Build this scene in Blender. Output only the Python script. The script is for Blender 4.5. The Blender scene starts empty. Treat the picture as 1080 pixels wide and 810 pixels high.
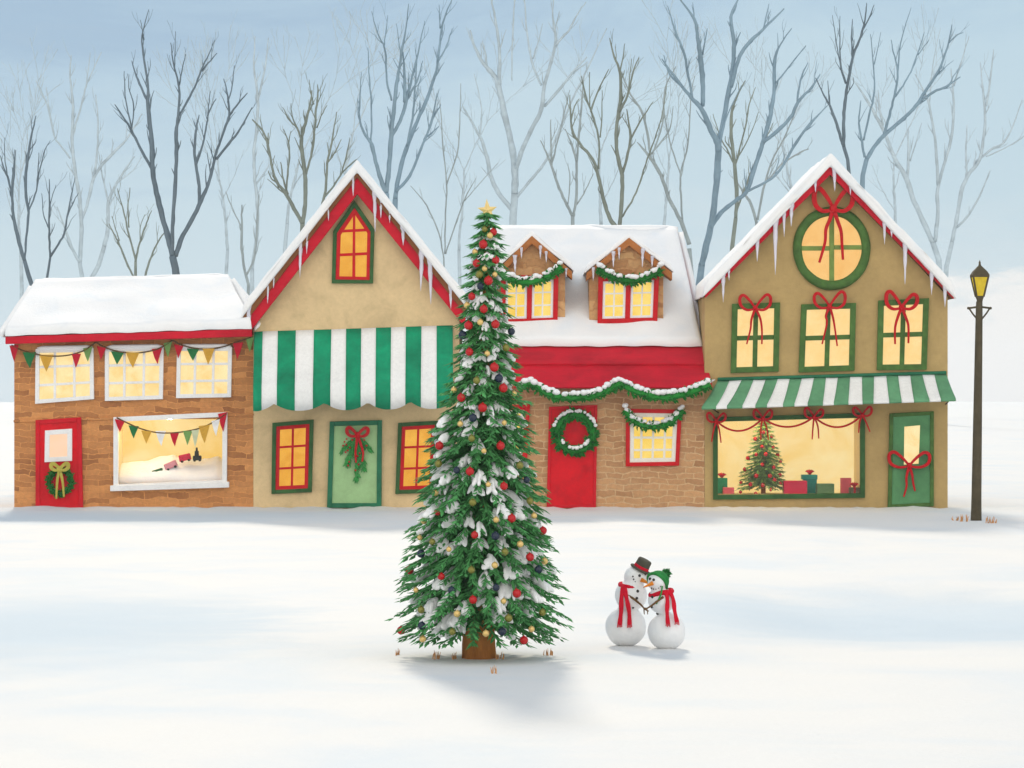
import bpy, bmesh, math, random
from mathutils import Vector, noise
R = math.radians
random.seed(11)
rnd = random.uniform
scene = bpy.context.scene
COL = scene.collection
V = Vector
D, F, H, HY = 60.0, 3120.0, 2.25, 420.0          # camera distance, focal length in px, eye height, horizon row

def X(px, y): return (px - 540) * (D + y) / F
def Z(py, y): return H - (py - HY) * (D + y) / F
def P(px, py, y): return V((X(px, y), y, Z(py, y)))
def U(y): return (D + y) / F                       # metres per px at depth y
def GY(py): return H * F / (py - HY) - D           # depth of a ground point seen at row py
def sm(a, b, t):
    t = max(0, min(1, (t - a) / (b - a))); return t * t * (3 - 2 * t)
def gz(x, y):
    a = sm(-1.5, -6, y)
    z = a * (0.045 * noise.noise(V((x * .22, y * .13, 3.1))) + 0.02 * noise.noise(V((x * .7, y * .4, 8.2))))
    z += 0.012 * noise.noise(V((x * 1.9, y * 1.3, 1.7))) * a
    z += (0.045 + .05 * noise.noise(V((x * 1.3, 1.1, 4))) + .03 * noise.noise(V((x * 4.1, 1.1, 9)))) * math.exp(-((y + .05) / (.30 + .12 * noise.noise(V((x * .9, 7, 2))))) ** 2)
    z *= 1 - math.exp(-((x + .2) / 1.6) ** 4 - ((y + 34.4) / 2.2) ** 4)
    z *= 1 - math.exp(-((x - 1.2) / 1.1) ** 4 - ((y + 33.6) / 1.6) ** 4)
    z *= 1 - math.exp(-((x - 8.6) / 1.2) ** 4 - ((y + 5.6) / 1.4) ** 4)
    z -= 0.20 * math.exp(-((x - 4.6) / 2.0) ** 4 - ((y + 27.5) / 4.2) ** 4)
    z += .014 * math.exp(-((x - 1.02) / .24) ** 2 - ((y + 33.35) / .26) ** 2) + .014 * math.exp(-((x - 1.385) / .22) ** 2 - ((y + 33.65) / .24) ** 2) if -35 < y < -32 else 0
    if y > 12:
        z += sm(12, 90, y) * (1.2 * noise.noise(V((x * .02, y * .012, 5))))
    return z

# ------------------------------------------------------------------ materials
def newmat(name):
    m = bpy.data.materials.new(name); m.use_nodes = True
    nt = m.node_tree
    return m, nt, nt.nodes['Principled BSDF']
def mixrgb(nt, fac, a, b, mode='MIX'):
    n = nt.nodes.new('ShaderNodeMix'); n.data_type = 'RGBA'; n.blend_type = mode
    for sock, v in ((n.inputs[0], fac), (n.inputs[6], a), (n.inputs[7], b)):
        if hasattr(v, 'is_linked') or hasattr(v, 'links'): nt.links.new(v, sock)
        elif isinstance(v, (tuple, list)): sock.default_value = (*v[:3], 1)
        else: sock.default_value = v
    return n.outputs[2]
def coords(nt, scale=(1, 1, 1)):
    tc = nt.nodes.new('ShaderNodeTexCoord'); mp = nt.nodes.new('ShaderNodeMapping')
    mp.inputs['Scale'].default_value = scale
    nt.links.new(tc.outputs['Object'], mp.inputs[0]); return mp.outputs[0]
def noisetex(nt, vec, scale, detail=4, rough=.55, dist=0.0):
    n = nt.nodes.new('ShaderNodeTexNoise')
    n.inputs['Scale'].default_value = scale; n.inputs['Detail'].default_value = detail
    n.inputs['Roughness'].default_value = rough; n.inputs['Distortion'].default_value = dist
    nt.links.new(vec, n.inputs['Vector']); return n.outputs[0]
def ramp(nt, fac, stops):
    r = nt.nodes.new('ShaderNodeValToRGB')
    e = r.color_ramp.elements
    while len(e) < len(stops): e.new(.5)
    for el, (p, c) in zip(e, stops):
        el.position = p; el.color = (*c, 1) if len(c) == 3 else c
    nt.links.new(fac, r.inputs[0]); return r.outputs[0]
def bump(nt, b, height, strength, dist=.02):
    n = nt.nodes.new('ShaderNodeBump')
    n.inputs['Strength'].default_value = strength; n.inputs['Distance'].default_value = dist
    nt.links.new(height, n.inputs['Height']); nt.links.new(n.outputs[0], b.inputs['Normal'])
def mul(c, k): return tuple(min(1, x * k) for x in c)

def washed(name, c, rough=.7, lo=.72, hi=1.22, scale=2.2, bscale=40, bstr=.25, c2=None, island=0.0, spec=.12, stretch=(1, 1, 1)):
    """a surface whose colour wanders the way real pigment and weathering do"""
    m, nt, b = newmat(name)
    v = coords(nt, stretch)
    n1 = noisetex(nt, v, scale, 6, .6, .4)
    col = ramp(nt, n1, [(.28, mul(c2 or c, lo)), (.5, c), (.72, mul(c, hi))])
    n2 = noisetex(nt, v, scale * 9, 4, .7)
    col = mixrgb(nt, .35, col, ramp(nt, n2, [(.3, mul(c, .8)), (.7, mul(c, 1.15))]))
    if island:
        g = nt.nodes.new('ShaderNodeNewGeometry')
        col = mixrgb(nt, island, col, ramp(nt, g.outputs['Random Per Island'], [(0, mul(c2 or c, .5)), (.5, c), (1, mul(c, 1.7))]))
    nt.links.new(col, b.inputs['Base Color'])
    b.inputs['Roughness'].default_value = rough
    b.inputs['Specular IOR Level'].default_value = spec
    bump(nt, b, noisetex(nt, v, bscale, 4), bstr, .01)
    return m

def brickmat(name, ca, cb, cm, bw, bh, mort, wob=.05, patch=.5, dark=None):
    m, nt, b = newmat(name)
    v = coords(nt)
    s = nt.nodes.new('ShaderNodeSeparateXYZ'); nt.links.new(v, s.inputs[0])
    ad = nt.nodes.new('ShaderNodeMath'); nt.links.new(s.outputs[0], ad.inputs[0]); nt.links.new(s.outputs[1], ad.inputs[1])
    cb_ = nt.nodes.new('ShaderNodeCombineXYZ'); nt.links.new(ad.outputs[0], cb_.inputs[0]); nt.links.new(s.outputs[2], cb_.inputs[1])
    nz = nt.nodes.new('ShaderNodeTexNoise'); nz.inputs['Scale'].default_value = 2.6; nz.inputs['Detail'].default_value = 4
    nt.links.new(cb_.outputs[0], nz.inputs['Vector'])
    sub = nt.nodes.new('ShaderNodeVectorMath'); sub.operation = 'SUBTRACT'; sub.inputs[1].default_value = (.5, .5, .5)
    nt.links.new(nz.outputs[1], sub.inputs[0])
    sc = nt.nodes.new('ShaderNodeVectorMath'); sc.operation = 'SCALE'; sc.inputs['Scale'].default_value = wob * 3
    nt.links.new(sub.outputs[0], sc.inputs[0])
    av = nt.nodes.new('ShaderNodeVectorMath'); nt.links.new(cb_.outputs[0], av.inputs[0]); nt.links.new(sc.outputs[0], av.inputs[1])
    br = nt.nodes.new('ShaderNodeTexBrick'); nt.links.new(av.outputs[0], br.inputs['Vector'])
    br.inputs['Scale'].default_value = 1; br.inputs['Brick Width'].default_value = bw; br.inputs['Row Height'].default_value = bh
    br.inputs['Mortar Size'].default_value = mort; br.inputs['Mortar Smooth'].default_value = .4; br.inputs['Bias'].default_value = 0
    br.inputs['Color1'].default_value = (*ca, 1); br.inputs['Color2'].default_value = (*cb, 1); br.inputs['Mortar'].default_value = (*cm, 1)
    n1 = noisetex(nt, cb_.outputs[0], 1.3, 5, .6, .5)
    fac = ramp(nt, n1, [(.35, (0, 0, 0)), (.65, (patch,) * 3)])
    col = mixrgb(nt, fac, br.outputs[0], dark or cm)
    n3 = noisetex(nt, cb_.outputs[0], 14, 4, .7)
    col = mixrgb(nt, .5, col, mixrgb(nt, 1.0, col, ramp(nt, n3, [(.3, (.7, .7, .7)), (.7, (1.25, 1.25, 1.25))]), 'MULTIPLY'))
    nt.links.new(col, b.inputs['Base Color']); b.inputs['Roughness'].default_value = .85
    inv = nt.nodes.new('ShaderNodeMath'); inv.operation = 'SUBTRACT'; inv.inputs[0].default_value = 1
    nt.links.new(br.outputs[1], inv.inputs[1]); bump(nt, b, inv.outputs[0], .6, .02)
    return m

def litpane(name, c1, c2, strength, scale=3.0):
    m, nt, b = newmat(name)
    n = noisetex(nt, coords(nt), scale, 4, .6, .5)
    col = ramp(nt, n, [(.3, c1), (.68, c2)])
    nt.links.new(col, b.inputs['Emission Color']); b.inputs['Emission Strength'].default_value = strength
    b.inputs['Base Color'].default_value = (*mul(c1, .15), 1)
    b.inputs['Roughness'].default_value = .12; b.inputs['Specular IOR Level'].default_value = .25
    return m

def lampstrip():
    m, nt, b = newmat('lamp_strip'); b.inputs['Emission Color'].default_value = (1, .82, .52, 1); b.inputs['Emission Strength'].default_value = 45; M['lamp_strip'] = m
def snowmat(name, big=False):
    m, nt, b = newmat(name)
    v = coords(nt)
    n1 = noisetex(nt, v, .35 if big else 1.6, 5, .6, .6)
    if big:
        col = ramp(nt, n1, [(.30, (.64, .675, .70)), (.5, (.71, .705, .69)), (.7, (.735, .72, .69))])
        # painted shade: bluer snow colour in set patches and in scattered streaks
        def shade_patch(x, y, rx, ry):
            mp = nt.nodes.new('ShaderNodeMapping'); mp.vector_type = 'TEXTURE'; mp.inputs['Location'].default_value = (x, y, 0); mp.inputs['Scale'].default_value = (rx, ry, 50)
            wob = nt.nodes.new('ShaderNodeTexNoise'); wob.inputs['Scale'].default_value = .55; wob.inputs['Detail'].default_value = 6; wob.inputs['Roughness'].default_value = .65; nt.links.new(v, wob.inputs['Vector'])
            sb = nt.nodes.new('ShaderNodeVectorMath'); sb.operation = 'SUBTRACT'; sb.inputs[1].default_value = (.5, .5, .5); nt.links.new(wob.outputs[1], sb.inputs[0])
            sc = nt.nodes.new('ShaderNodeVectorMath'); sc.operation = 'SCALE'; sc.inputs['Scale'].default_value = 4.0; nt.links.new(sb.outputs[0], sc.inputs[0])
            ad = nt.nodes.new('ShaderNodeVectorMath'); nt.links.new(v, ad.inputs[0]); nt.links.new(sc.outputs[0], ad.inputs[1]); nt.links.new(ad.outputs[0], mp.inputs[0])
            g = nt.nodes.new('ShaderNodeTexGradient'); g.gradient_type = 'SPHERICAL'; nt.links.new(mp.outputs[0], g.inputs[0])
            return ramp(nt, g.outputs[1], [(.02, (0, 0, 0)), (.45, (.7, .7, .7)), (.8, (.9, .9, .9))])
        for a in ((4.2, -28.5, 4.2, 5.5), (-4.6, -31, 3.0, 6.5), (-7.5, -3.0, 6.5, 5.0)): col = mixrgb(nt, shade_patch(*a), col, (.475, .57, .645))
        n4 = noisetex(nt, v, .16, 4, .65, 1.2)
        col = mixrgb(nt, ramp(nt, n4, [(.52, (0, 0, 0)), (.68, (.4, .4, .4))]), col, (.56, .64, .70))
    else:
        col = ramp(nt, n1, [(.30, (.77, .80, .83)), (.5, (.83, .83, .83)), (.7, (.855, .845, .84))])
    nt.links.new(col, b.inputs['Base Color']); b.inputs['Roughness'].default_value = .75
    b.inputs['Specular IOR Level'].default_value = .2
    b.inputs['Sheen Weight'].default_value = .1
    bump(nt, b, noisetex(nt, v, 9 if big else 14, 6, .65), .35, .03)
    return m

M = {}
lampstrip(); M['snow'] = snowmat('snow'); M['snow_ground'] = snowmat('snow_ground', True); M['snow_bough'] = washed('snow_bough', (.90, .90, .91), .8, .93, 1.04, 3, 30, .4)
M['brick_brown'] = brickmat('brick_brown', (.66, .285, .088), (.27, .095, .027), (.68, .30, .093), .46, .115, .010, .08, .5, (.54, .225, .07))
M['brick_tan'] = brickmat('brick_tan', (.55, .30, .135), (.36, .175, .072), (.62, .41, .22), .36, .125, .014, .07, .45, (.56, .335, .17))
M['stone_tan'] = brickmat('stone_tan', (.62, .37, .16), (.36, .165, .06), (.48, .25, .10), .42, .17, .02, .12, .2)
M['stucco'] = washed('stucco', (.66, .49, .27), .9, .62, 1.16, 1.3, 30, .4)
M['plaster_brown'] = washed('plaster_brown', (.43, .30, .126), .9, .78, 1.22, 1.1, 30, .35)
M['red'] = washed('red_paint', (.56, .006, .016), .5, .6, 1.2, 2.0, 60, .15)
M['red_roof'] = washed('red_roof', (.52, .006, .022), .6, .55, 1.3, 1.6, 40, .2, stretch=(.6, 1, 1))
M['red_door'] = washed('red_door', (.62, .003, .012), .5, .55, 1.25, 1.8, 60, .12)
M['red_frame'] = washed('red_frame', (.54, .007, .012), .5, .7, 1.15, 4, 60, .1)
M['brown'] = washed('brown_board', (.20, .075, .025), .7, .6, 1.3, 3, 40, .3)
M['brown_barge'] = washed('brown_barge', (.38, .14, .04), .75, .65, 1.3, 4, 40, .3)
M['green_dark'] = washed('green_dark', (.035, .10, .03), .6, .6, 1.5, 4, 50, .2)
M['green_frame'] = washed('green_frame', (.062, .135, .030), .6, .6, 1.5, 5, 50, .2)
M['green_mull'] = washed('green_mullion', (.17, .25, .06), .6, .7, 1.3, 5, 50, .2)
M['green_trim'] = washed('green_trim', (.02, .15, .075), .55, .6, 1.4, 3, 50, .15)
M['sage'] = washed('sage_door', (.34, .54, .26), .55, .75, 1.15, 1.6, 60, .12)
M['green_door'] = washed('green_door', (.085, .235, .10), .5, .65, 1.5, 1.4, 60, .12)
M['awn_green'] = washed('awning_green', (.004, .25, .12), .75, .5, 1.5, 1.8, 120, .25)
M['awn_green2'] = washed('awning_green_pale', (.115, .30, .155), .75, .65, 1.35, 1.8, 120, .25)
M['awn_white'] = washed('awning_white', (.80, .80, .78), .8, .9, 1.05, 1.8, 120, .2)
M['white'] = washed('white_paint', (.80, .79, .78), .55, .9, 1.05, 3, 60, .1)
M['cream'] = washed('cream_paint', (.80, .76, .68), .55, .9, 1.05, 3, 60, .1)
M['pane_pale'] = litpane('pane_pale', (.90, .62, .22), (1.0, .82, .45), .95)
M['pane_amber'] = litpane('pane_amber', (.78, .32, .02), (.95, .50, .06), .85, 2.0)
M['pane_gold'] = litpane('pane_gold', (.88, .56, .06), (1.0, .74, .20), .9)
M['pane_warm'] = litpane('pane_warm', (.95, .62, .22), (1.0, .74, .34), .9)
M['pane_orange'] = litpane('pane_orange', (.92, .50, .14), (1.0, .62, .22), .85)
M['pane_pink'] = litpane('pane_pink', (.98, .62, .36), (1.0, .70, .55), .9, 1.5)
M['room'] = litpane('glowing_back_wall', (.93, .58, .12), (1.0, .80, .38), .86, .8)  # display back wall glows by itself, room light put into its colour
M['room_side'] = washed('room_plaster', (.80, .66, .38), .8, .9, 1.1)
M['ribbon'] = washed('red_ribbon', (.46, .003, .008), .4, .6, 1.3, 8, 80, .1)
M['ribbon_gold'] = washed('gold_ribbon', (.42, .36, .06), .4, .7, 1.3, 8, 80, .1)
M['scarf'] = washed('scarf_wool', (.62, .008, .028), .85, .7, 1.2, 9, 160, .6)
M['needles'] = washed('fir_needles', (.070, .26, .080), .65, .55, 1.5, 1.5, 60, .1, island=.6)
M['needles_small'] = washed('fir_needles_pale', (.17, .30, .08), .65, .6, 1.4, 1.5, 60, .1, island=.5)
M['garland'] = washed('garland_green', (.012, .17, .022), .65, .5, 1.6, 5, 60, .1, island=.5)
M['mistletoe'] = washed('mistletoe_green', (.04, .27, .06), .6, .6, 1.4, 5, 60, .1, island=.4)
M['trunk'] = washed('fir_bark', (.42, .165, .045), .9, .5, 1.4, 5, 30, .9, stretch=(2, 2, .5))
M['star'] = washed('star_gold', (.85, .63, .26), .35, .8, 1.2, 4, 60, .1)
def baublemat(n, c, rough=.18, metal=.0):
    m = washed(n, c, rough, .8, 1.15, 8, 80, .02, spec=.3)
    b = m.node_tree.nodes['Principled BSDF']; b.inputs['Metallic'].default_value = metal; b.inputs['Coat Weight'].default_value = .12
    return m
M['b_red'] = baublemat('bauble_red', (.44, .006, .008)); M['b_navy'] = baublemat('bauble_navy', (.012, .022, .045))
M['b_gold'] = baublemat('bauble_gold', (.70, .48, .17), .25, .3); M['b_olive'] = baublemat('bauble_olive', (.20, .19, .035), .25, .3)
M['iron'] = washed('lamp_iron', (.075, .060, .034), .6, .6, 1.5, 4, 60, .3)
M['lamp_glass'] = litpane('lamp_glass', (.55, .38, .015), (.75, .56, .03), .85, 6)
M['felt'] = washed('hat_felt', (.085, .08, .06), .9, .7, 1.3, 12, 160, .5)
M['wool'] = washed('beanie_wool', (.03, .23, .055), .9, .6, 1.4, 14, 120, .8)
M['coal'] = washed('coal', (.05, .05, .05), .7)
M['carrot'] = washed('carrot', (.75, .24, .03), .6, .8, 1.2, 8)
M['twig'] = washed('twig_bark', (.16, .085, .035), .85)
M['dry'] = washed('dry_grass', (.55, .28, .12), .85, .7, 1.3, 9, island=.5)
M['string'] = washed('bunting_string', (.12, .07, .03), .8)
for n, c in (('red', (.50, .012, .03)), ('green', (.02, .16, .05)), ('sagegreen', (.16, .30, .09)), ('gold', (.60, .33, .045)), ('white', (.82, .80, .78)), ('pale', (.55, .58, .38))):
    M['flag_' + n] = washed('felt_' + n, c, .85, .75, 1.2, 6, 140, .3)
M['gift_red'] = washed('gift_red', (.55, .015, .05), .4); M['gift_teal'] = washed('gift_teal', (.015, .22, .17), .4)
M['gift_green'] = washed('gift_green', (.015, .25, .10), .4); M['gift_pink'] = washed('gift_pink', (.65, .10, .12), .4)
M['gift_olive'] = washed('gift_olive', (.10, .19, .075), .4); M['gift_grey'] = washed('gift_grey', (.12, .11, .06), .4)
M['toy_black'] = washed('toy_black', (.015, .018, .012), .4); M['toy_pink'] = washed('toy_pink', (.60, .25, .30), .5)
M['toy_green'] = washed('toy_green', (.012, .10, .03), .4)
m, nt, b = newmat('icicle_ice'); M['ice'] = m
b.inputs['Base Color'].default_value = (.84, .83, .93, 1); b.inputs['Roughness'].default_value = .15
b.inputs['Transmission Weight'].default_value = .3; b.inputs['IOR'].default_value = 1.31
m, nt, b = newmat('window_glass'); M['glass'] = m                # thin clear shop pane with a faint sheen
out = nt.nodes['Material Output']; tr = nt.nodes.new('ShaderNodeBsdfTransparent'); gl = nt.nodes.new('ShaderNodeBsdfGlossy')
gl.inputs['Roughness'].default_value = .03; mx = nt.nodes.new('ShaderNodeMixShader'); mx.inputs[0].default_value = .015
nt.links.new(tr.outputs[0], mx.inputs[1]); nt.links.new(gl.outputs[0], mx.inputs[2]); nt.links.new(mx.outputs[0], out.inputs[0])

# ------------------------------------------------------------------ mesh helpers
class MB:
    def __init__(s): s.v, s.f, s.m = [], [], []
    def add(s, vs, fs, m=0):
        o = len(s.v); s.v += [V(a) for a in vs]
        for f in fs: s.f.append([i + o for i in f]); s.m.append(m)
    def box(s, x0, x1, y0, y1, z0, z1, m=0):
        s.add([(x, y, z) for x in (x0, x1) for y in (y0, y1) for z in (z0, z1)],
              [(0, 1, 3, 2), (4, 6, 7, 5), (0, 4, 5, 1), (2, 3, 7, 6), (0, 2, 6, 4), (1, 5, 7, 3)], m)
    def prism(s, poly, y0, y1, m=0):
        n = len(poly)
        s.add([(x, y0, z) for x, z in poly] + [(x, y1, z) for x, z in poly],
              [list(range(n)), list(range(2 * n - 1, n - 1, -1))] + [(i, (i + 1) % n, n + (i + 1) % n, n + i) for i in range(n)], m)
    def tube(s, pts, rad, n=6, m=0, flat=1.0, jit=0.0):
        pts = [V(p) for p in pts]; k = len(pts)
        t0 = (pts[1] - pts[0]).normalized()
        ref = V((0, 1, 0)) if abs(t0.y) < .9 else V((1, 0, 0))
        vs = []; fs = []
        for i, p in enumerate(pts):
            t = (pts[min(i + 1, k - 1)] - pts[max(i - 1, 0)]).normalized()
            a = t.cross(ref); a = a.normalized() if a.length > 1e-6 else V((1, 0, 0))
            b = a.cross(t).normalized()
            r = rad[i] if isinstance(rad, (list, tuple)) else rad
            for j in range(n):
                w = 2 * math.pi * j / n
                rr = r * (1 + (rnd(-jit, jit) if jit else 0))
                vs.append(p + a * math.cos(w) * rr + b * math.sin(w) * rr * flat)
        for i in range(k - 1):
            for j in range(n):
                fs.append((i * n + j, i * n + (j + 1) % n, (i + 1) * n + (j + 1) % n, (i + 1) * n + j))
        fs.append(tuple(range(n))); fs.append(tuple(range((k - 1) * n, k * n)))
        s.add(vs, fs, m)
    def ribbon(s, pts, w, dep, m=0):
        """flat ribbon in a vertical plane: w (list or number) across in the plane, dep front to back"""
        pts = [V(p) for p in pts]; k = len(pts); vs = []; fs = []
        for i, p in enumerate(pts):
            t = (pts[min(i + 1, k - 1)] - pts[max(i - 1, 0)]); t.y = 0; t.normalize()
            n = V((-t.z, 0, t.x)); ww = (w[i] if isinstance(w, (list, tuple)) else w) / 2
            for a, c in ((1, -1), (1, 1), (-1, 1), (-1, -1)): vs.append(p + n * ww * a + V((0, c * dep / 2, 0)))
        for i in range(k - 1):
            for j in range(4): fs.append((i * 4 + j, i * 4 + (j + 1) % 4, i * 4 + 4 + (j + 1) % 4, i * 4 + 4 + j))
        fs.append((0, 1, 2, 3)); fs.append(tuple(range(4 * k - 4, 4 * k))); s.add(vs, fs, m)
    def ball(s, c, r, nu=12, nv=8, m=0, jit=0.0, rot=None):
        if not isinstance(r, (tuple, list)): r = (r, r, r)
        vs = [V((0, 0, 1))]
        for i in range(1, nv):
            th = math.pi * i / nv
            for j in range(nu):
                ph = 2 * math.pi * j / nu
                q = V((math.sin(th) * math.cos(ph), math.sin(th) * math.sin(ph), math.cos(th))); vs.append(q * (1 + (rnd(-jit, jit) if jit else 0)))
        vs.append(V((0, 0, -1)))
        vs = [V((a.x * r[0], a.y * r[1], a.z * r[2])) for a in vs]
        if rot is not None: vs = [rot @ a for a in vs]
        c = V(c); vs = [a + c for a in vs]; fs = []
        for j in range(nu): fs.append((0, 1 + j, 1 + (j + 1) % nu))
        for i in range(nv - 2):
            for j in range(nu): fs.append((1 + i * nu + j, 1 + (i + 1) * nu + j, 1 + (i + 1) * nu + (j + 1) % nu, 1 + i * nu + (j + 1) % nu))
        o = 1 + (nv - 2) * nu
        for j in range(nu): fs.append((o + j, len(vs) - 1, o + (j + 1) % nu))
        s.add(vs, fs, m)
    def lathe(s, prof, c, n=20, m=0, rot=None):
        c = V(c); vs = []; fs = []
        for r, z in prof:
            for j in range(n):
                q = V((r * math.cos(2 * math.pi * j / n), r * math.sin(2 * math.pi * j / n), z))
                vs.append(c + (rot @ q if rot is not None else q))
        k = len(prof)
        for i in range(k - 1):
            for j in range(n): fs.append((i * n + j, i * n + (j + 1) % n, (i + 1) * n + (j + 1) % n, (i + 1) * n + j))
        fs.append(tuple(range(n))); fs.append(tuple(range((k - 1) * n, k * n))); s.add(vs, fs, m)
    def blade(s, p, d, ln, w, up, m=0):
        d = d.normalized(); a = d.cross(up); a = a.normalized() if a.length > 1e-5 else V((1, 0, 0))
        n = a.cross(d)
        mid = p + d * ln * .45
        s.add([p, mid + a * w / 2 - n * w * .12, p + d * ln, mid - a * w / 2 - n * w * .12, mid + n * w * .16],
              [(0, 1, 4), (1, 2, 4), (2, 3, 4), (3, 0, 4)], m)
    def build(s, name, mats, parent=None, smooth=False, bevel=0, recalc=True, seg=2):
        org = V(tuple(parent['_o'])) if parent is not None else V((0, 0, 0))
        me = bpy.data.meshes.new(name); me.from_pydata([tuple(a - org) for a in s.v], [], s.f)
        if not isinstance(mats, (list, tuple)): mats = [mats]
        for q in mats: me.materials.append(M[q])
        if len(mats) > 1: me.polygons.foreach_set('material_index', s.m)
        if recalc:
            bm = bmesh.new(); bm.from_mesh(me); bmesh.ops.recalc_face_normals(bm, faces=bm.faces); bm.to_mesh(me); bm.free()
        if smooth: me.polygons.foreach_set('use_smooth', [True] * len(me.polygons))
        me.update()
        o = bpy.data.objects.new(name, me); COL.objects.link(o)
        if parent is not None: o.parent = parent; o['_o'] = tuple(org)
        if bevel:
            b = o.modifiers.new('bevel', 'BEVEL'); b.width = bevel; b.segments = seg; b.limit_method = 'ANGLE'; b.angle_limit = R(35)
        return o

def tag(o, label, cat, group=None):
    o['label'] = label; o['category'] = cat
    if group: o['group'] = group
    return o
def thing(name, label, cat, loc, group=None):
    o = bpy.data.objects.new(name, None); COL.objects.link(o); o.location = loc; o['_o'] = tuple(loc)
    o.empty_display_size = .2
    return tag(o, label, cat, group)
def single(mb, name, mats, label, cat, loc, group=None, **kw):
    """a thing that is one mesh, with its origin at loc"""
    for i, a in enumerate(mb.v): mb.v[i] = a - V(loc)
    o = mb.build(name, mats, None, **kw); o.location = loc
    return tag(o, label, cat, group)
def smoothpts(pts, k=4):
    pts = [V(p) for p in pts]; out = []
    for i in range(len(pts) - 1):
        p0 = pts[max(i - 1, 0)]; p1 = pts[i]; p2 = pts[i + 1]; p3 = pts[min(i + 2, len(pts) - 1)]
        for j in range(k):
            t = j / k
            out.append(.5 * ((2 * p1) + (p2 - p0) * t + (2 * p0 - 5 * p1 + 4 * p2 - p3) * t * t + (3 * p1 - p0 - 3 * p2 + p3) * t ** 3))
    out.append(pts[-1]); return out
def bil(q, u, v):                                   # q: TL TR BR BL in px; u right, v down
    a = [q[0][i] + (q[1][i] - q[0][i]) * u for i in (0, 1)]; b = [q[3][i] + (q[2][i] - q[3][i]) * u for i in (0, 1)]
    return a[0] + (b[0] - a[0]) * v, a[1] + (b[1] - a[1]) * v
def qbox(mb, q, u0, u1, v0, v1, yf, yb, yw, m=0):
    vs = []
    for u, v in ((u0, v0), (u1, v0), (u1, v1), (u0, v1)):
        px, py = bil(q, u, v); p = P(px, py, yw)
        vs += [(p.x, yf, p.z), (p.x, yb, p.z)]
    mb.add(vs, [(0, 2, 4, 6), (1, 7, 5, 3), (0, 1, 3, 2), (2, 3, 5, 4), (4, 5, 7, 6), (6, 7, 1, 0)], m)
def rect(x0, y0, x1, y1): return [(x0, y0), (x1, y0), (x1, y1), (x0, y1)]
def frame_bars(mb, q, f, yf, yb, yw, mid=(), rows=(), mw=2.0, yfm=None):
    w = (q[1][0] - q[0][0] + q[2][0] - q[3][0]) / 2; h = (q[3][1] - q[0][1] + q[2][1] - q[1][1]) / 2
    fu, fv = f / w, f / h
    qbox(mb, q, 0, fu, 0, 1, yf, yb, yw); qbox(mb, q, 1 - fu, 1, 0, 1, yf, yb, yw)
    qbox(mb, q, fu, 1 - fu, 0, fv, yf, yb, yw); qbox(mb, q, fu, 1 - fu, 1 - fv, 1, yf, yb, yw)
    ym = yf + .012 if yfm is None else yfm
    for u in mid:
        qbox(mb, q, u - mw / w / 2, u + mw / w / 2, fv, 1 - fv, ym, yb, yw)
    for v in rows:
        qbox(mb, q, fu, 1 - fu, v - mw / h / 2, v + mw / h / 2, ym + .006, yb, yw)
    return fu, fv
def window(root, q, y, cols, rows, f, mw, fm, pm, casing=None, cm=None, dep=.07, name='window'):
    """casing (px, material) is an outer surround; the sash and the pane hang under it"""
    mids = [i / cols for i in range(1, cols)]; rws = [i / rows for i in range(1, rows)]
    if casing:
        mb = MB(); fu, fv = frame_bars(mb, q, casing, y - dep, y, y)
        w = mb.build(name, cm, root, bevel=.008)
        fu *= .96; fv *= .96
        q2 = [bil(q, u, v) for u, v in ((fu, fv), (1 - fu, fv), (1 - fu, 1 - fv), (fu, 1 - fv))]
        mb = MB(); frame_bars(mb, q2, f, y - dep * .7, y, y, mids, rws, mw); mb.build('sash', fm, w, bevel=.005)
    else:
        q2 = q; mb = MB(); frame_bars(mb, q, f, y - dep, y, y, mids, rws, mw); w = mb.build(name, fm, root, bevel=.006)
    mb = MB(); qbox(mb, q2, .04, .96, .04, .96, y - .022, y - .004, y); mb.build('pane', pm, w)
    return w
def wall_front(mb, x0, x1, z0, z1, y, holes, th=.18):
    xs = sorted({x0, x1, *[h[0] for h in holes], *[h[1] for h in holes]}); zs = sorted({z0, z1, *[h[2] for h in holes], *[h[3] for h in holes]})
    for i in range(len(xs) - 1):
        for j in range(len(zs) - 1):
            cx, cz = (xs[i] + xs[i + 1]) / 2, (zs[j] + zs[j + 1]) / 2
            if any(h[0] < cx < h[1] and h[2] < cz < h[3] for h in holes): continue
            mb.add([(xs[i], y, zs[j]), (xs[i + 1], y, zs[j]), (xs[i + 1], y, zs[j + 1]), (xs[i], y, zs[j + 1])], [(0, 1, 2, 3)])
    for a, b, c, d in holes:
        for u in (((a, c), (b, c)), ((b, c), (b, d)), ((b, d), (a, d)), ((a, d), (a, c))):
            (p, q), (r, s) = u
            mb.add([(p, y, q), (r, y, s), (r, y + th, s), (p, y + th, q)], [(0, 1, 2, 3)])
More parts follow.
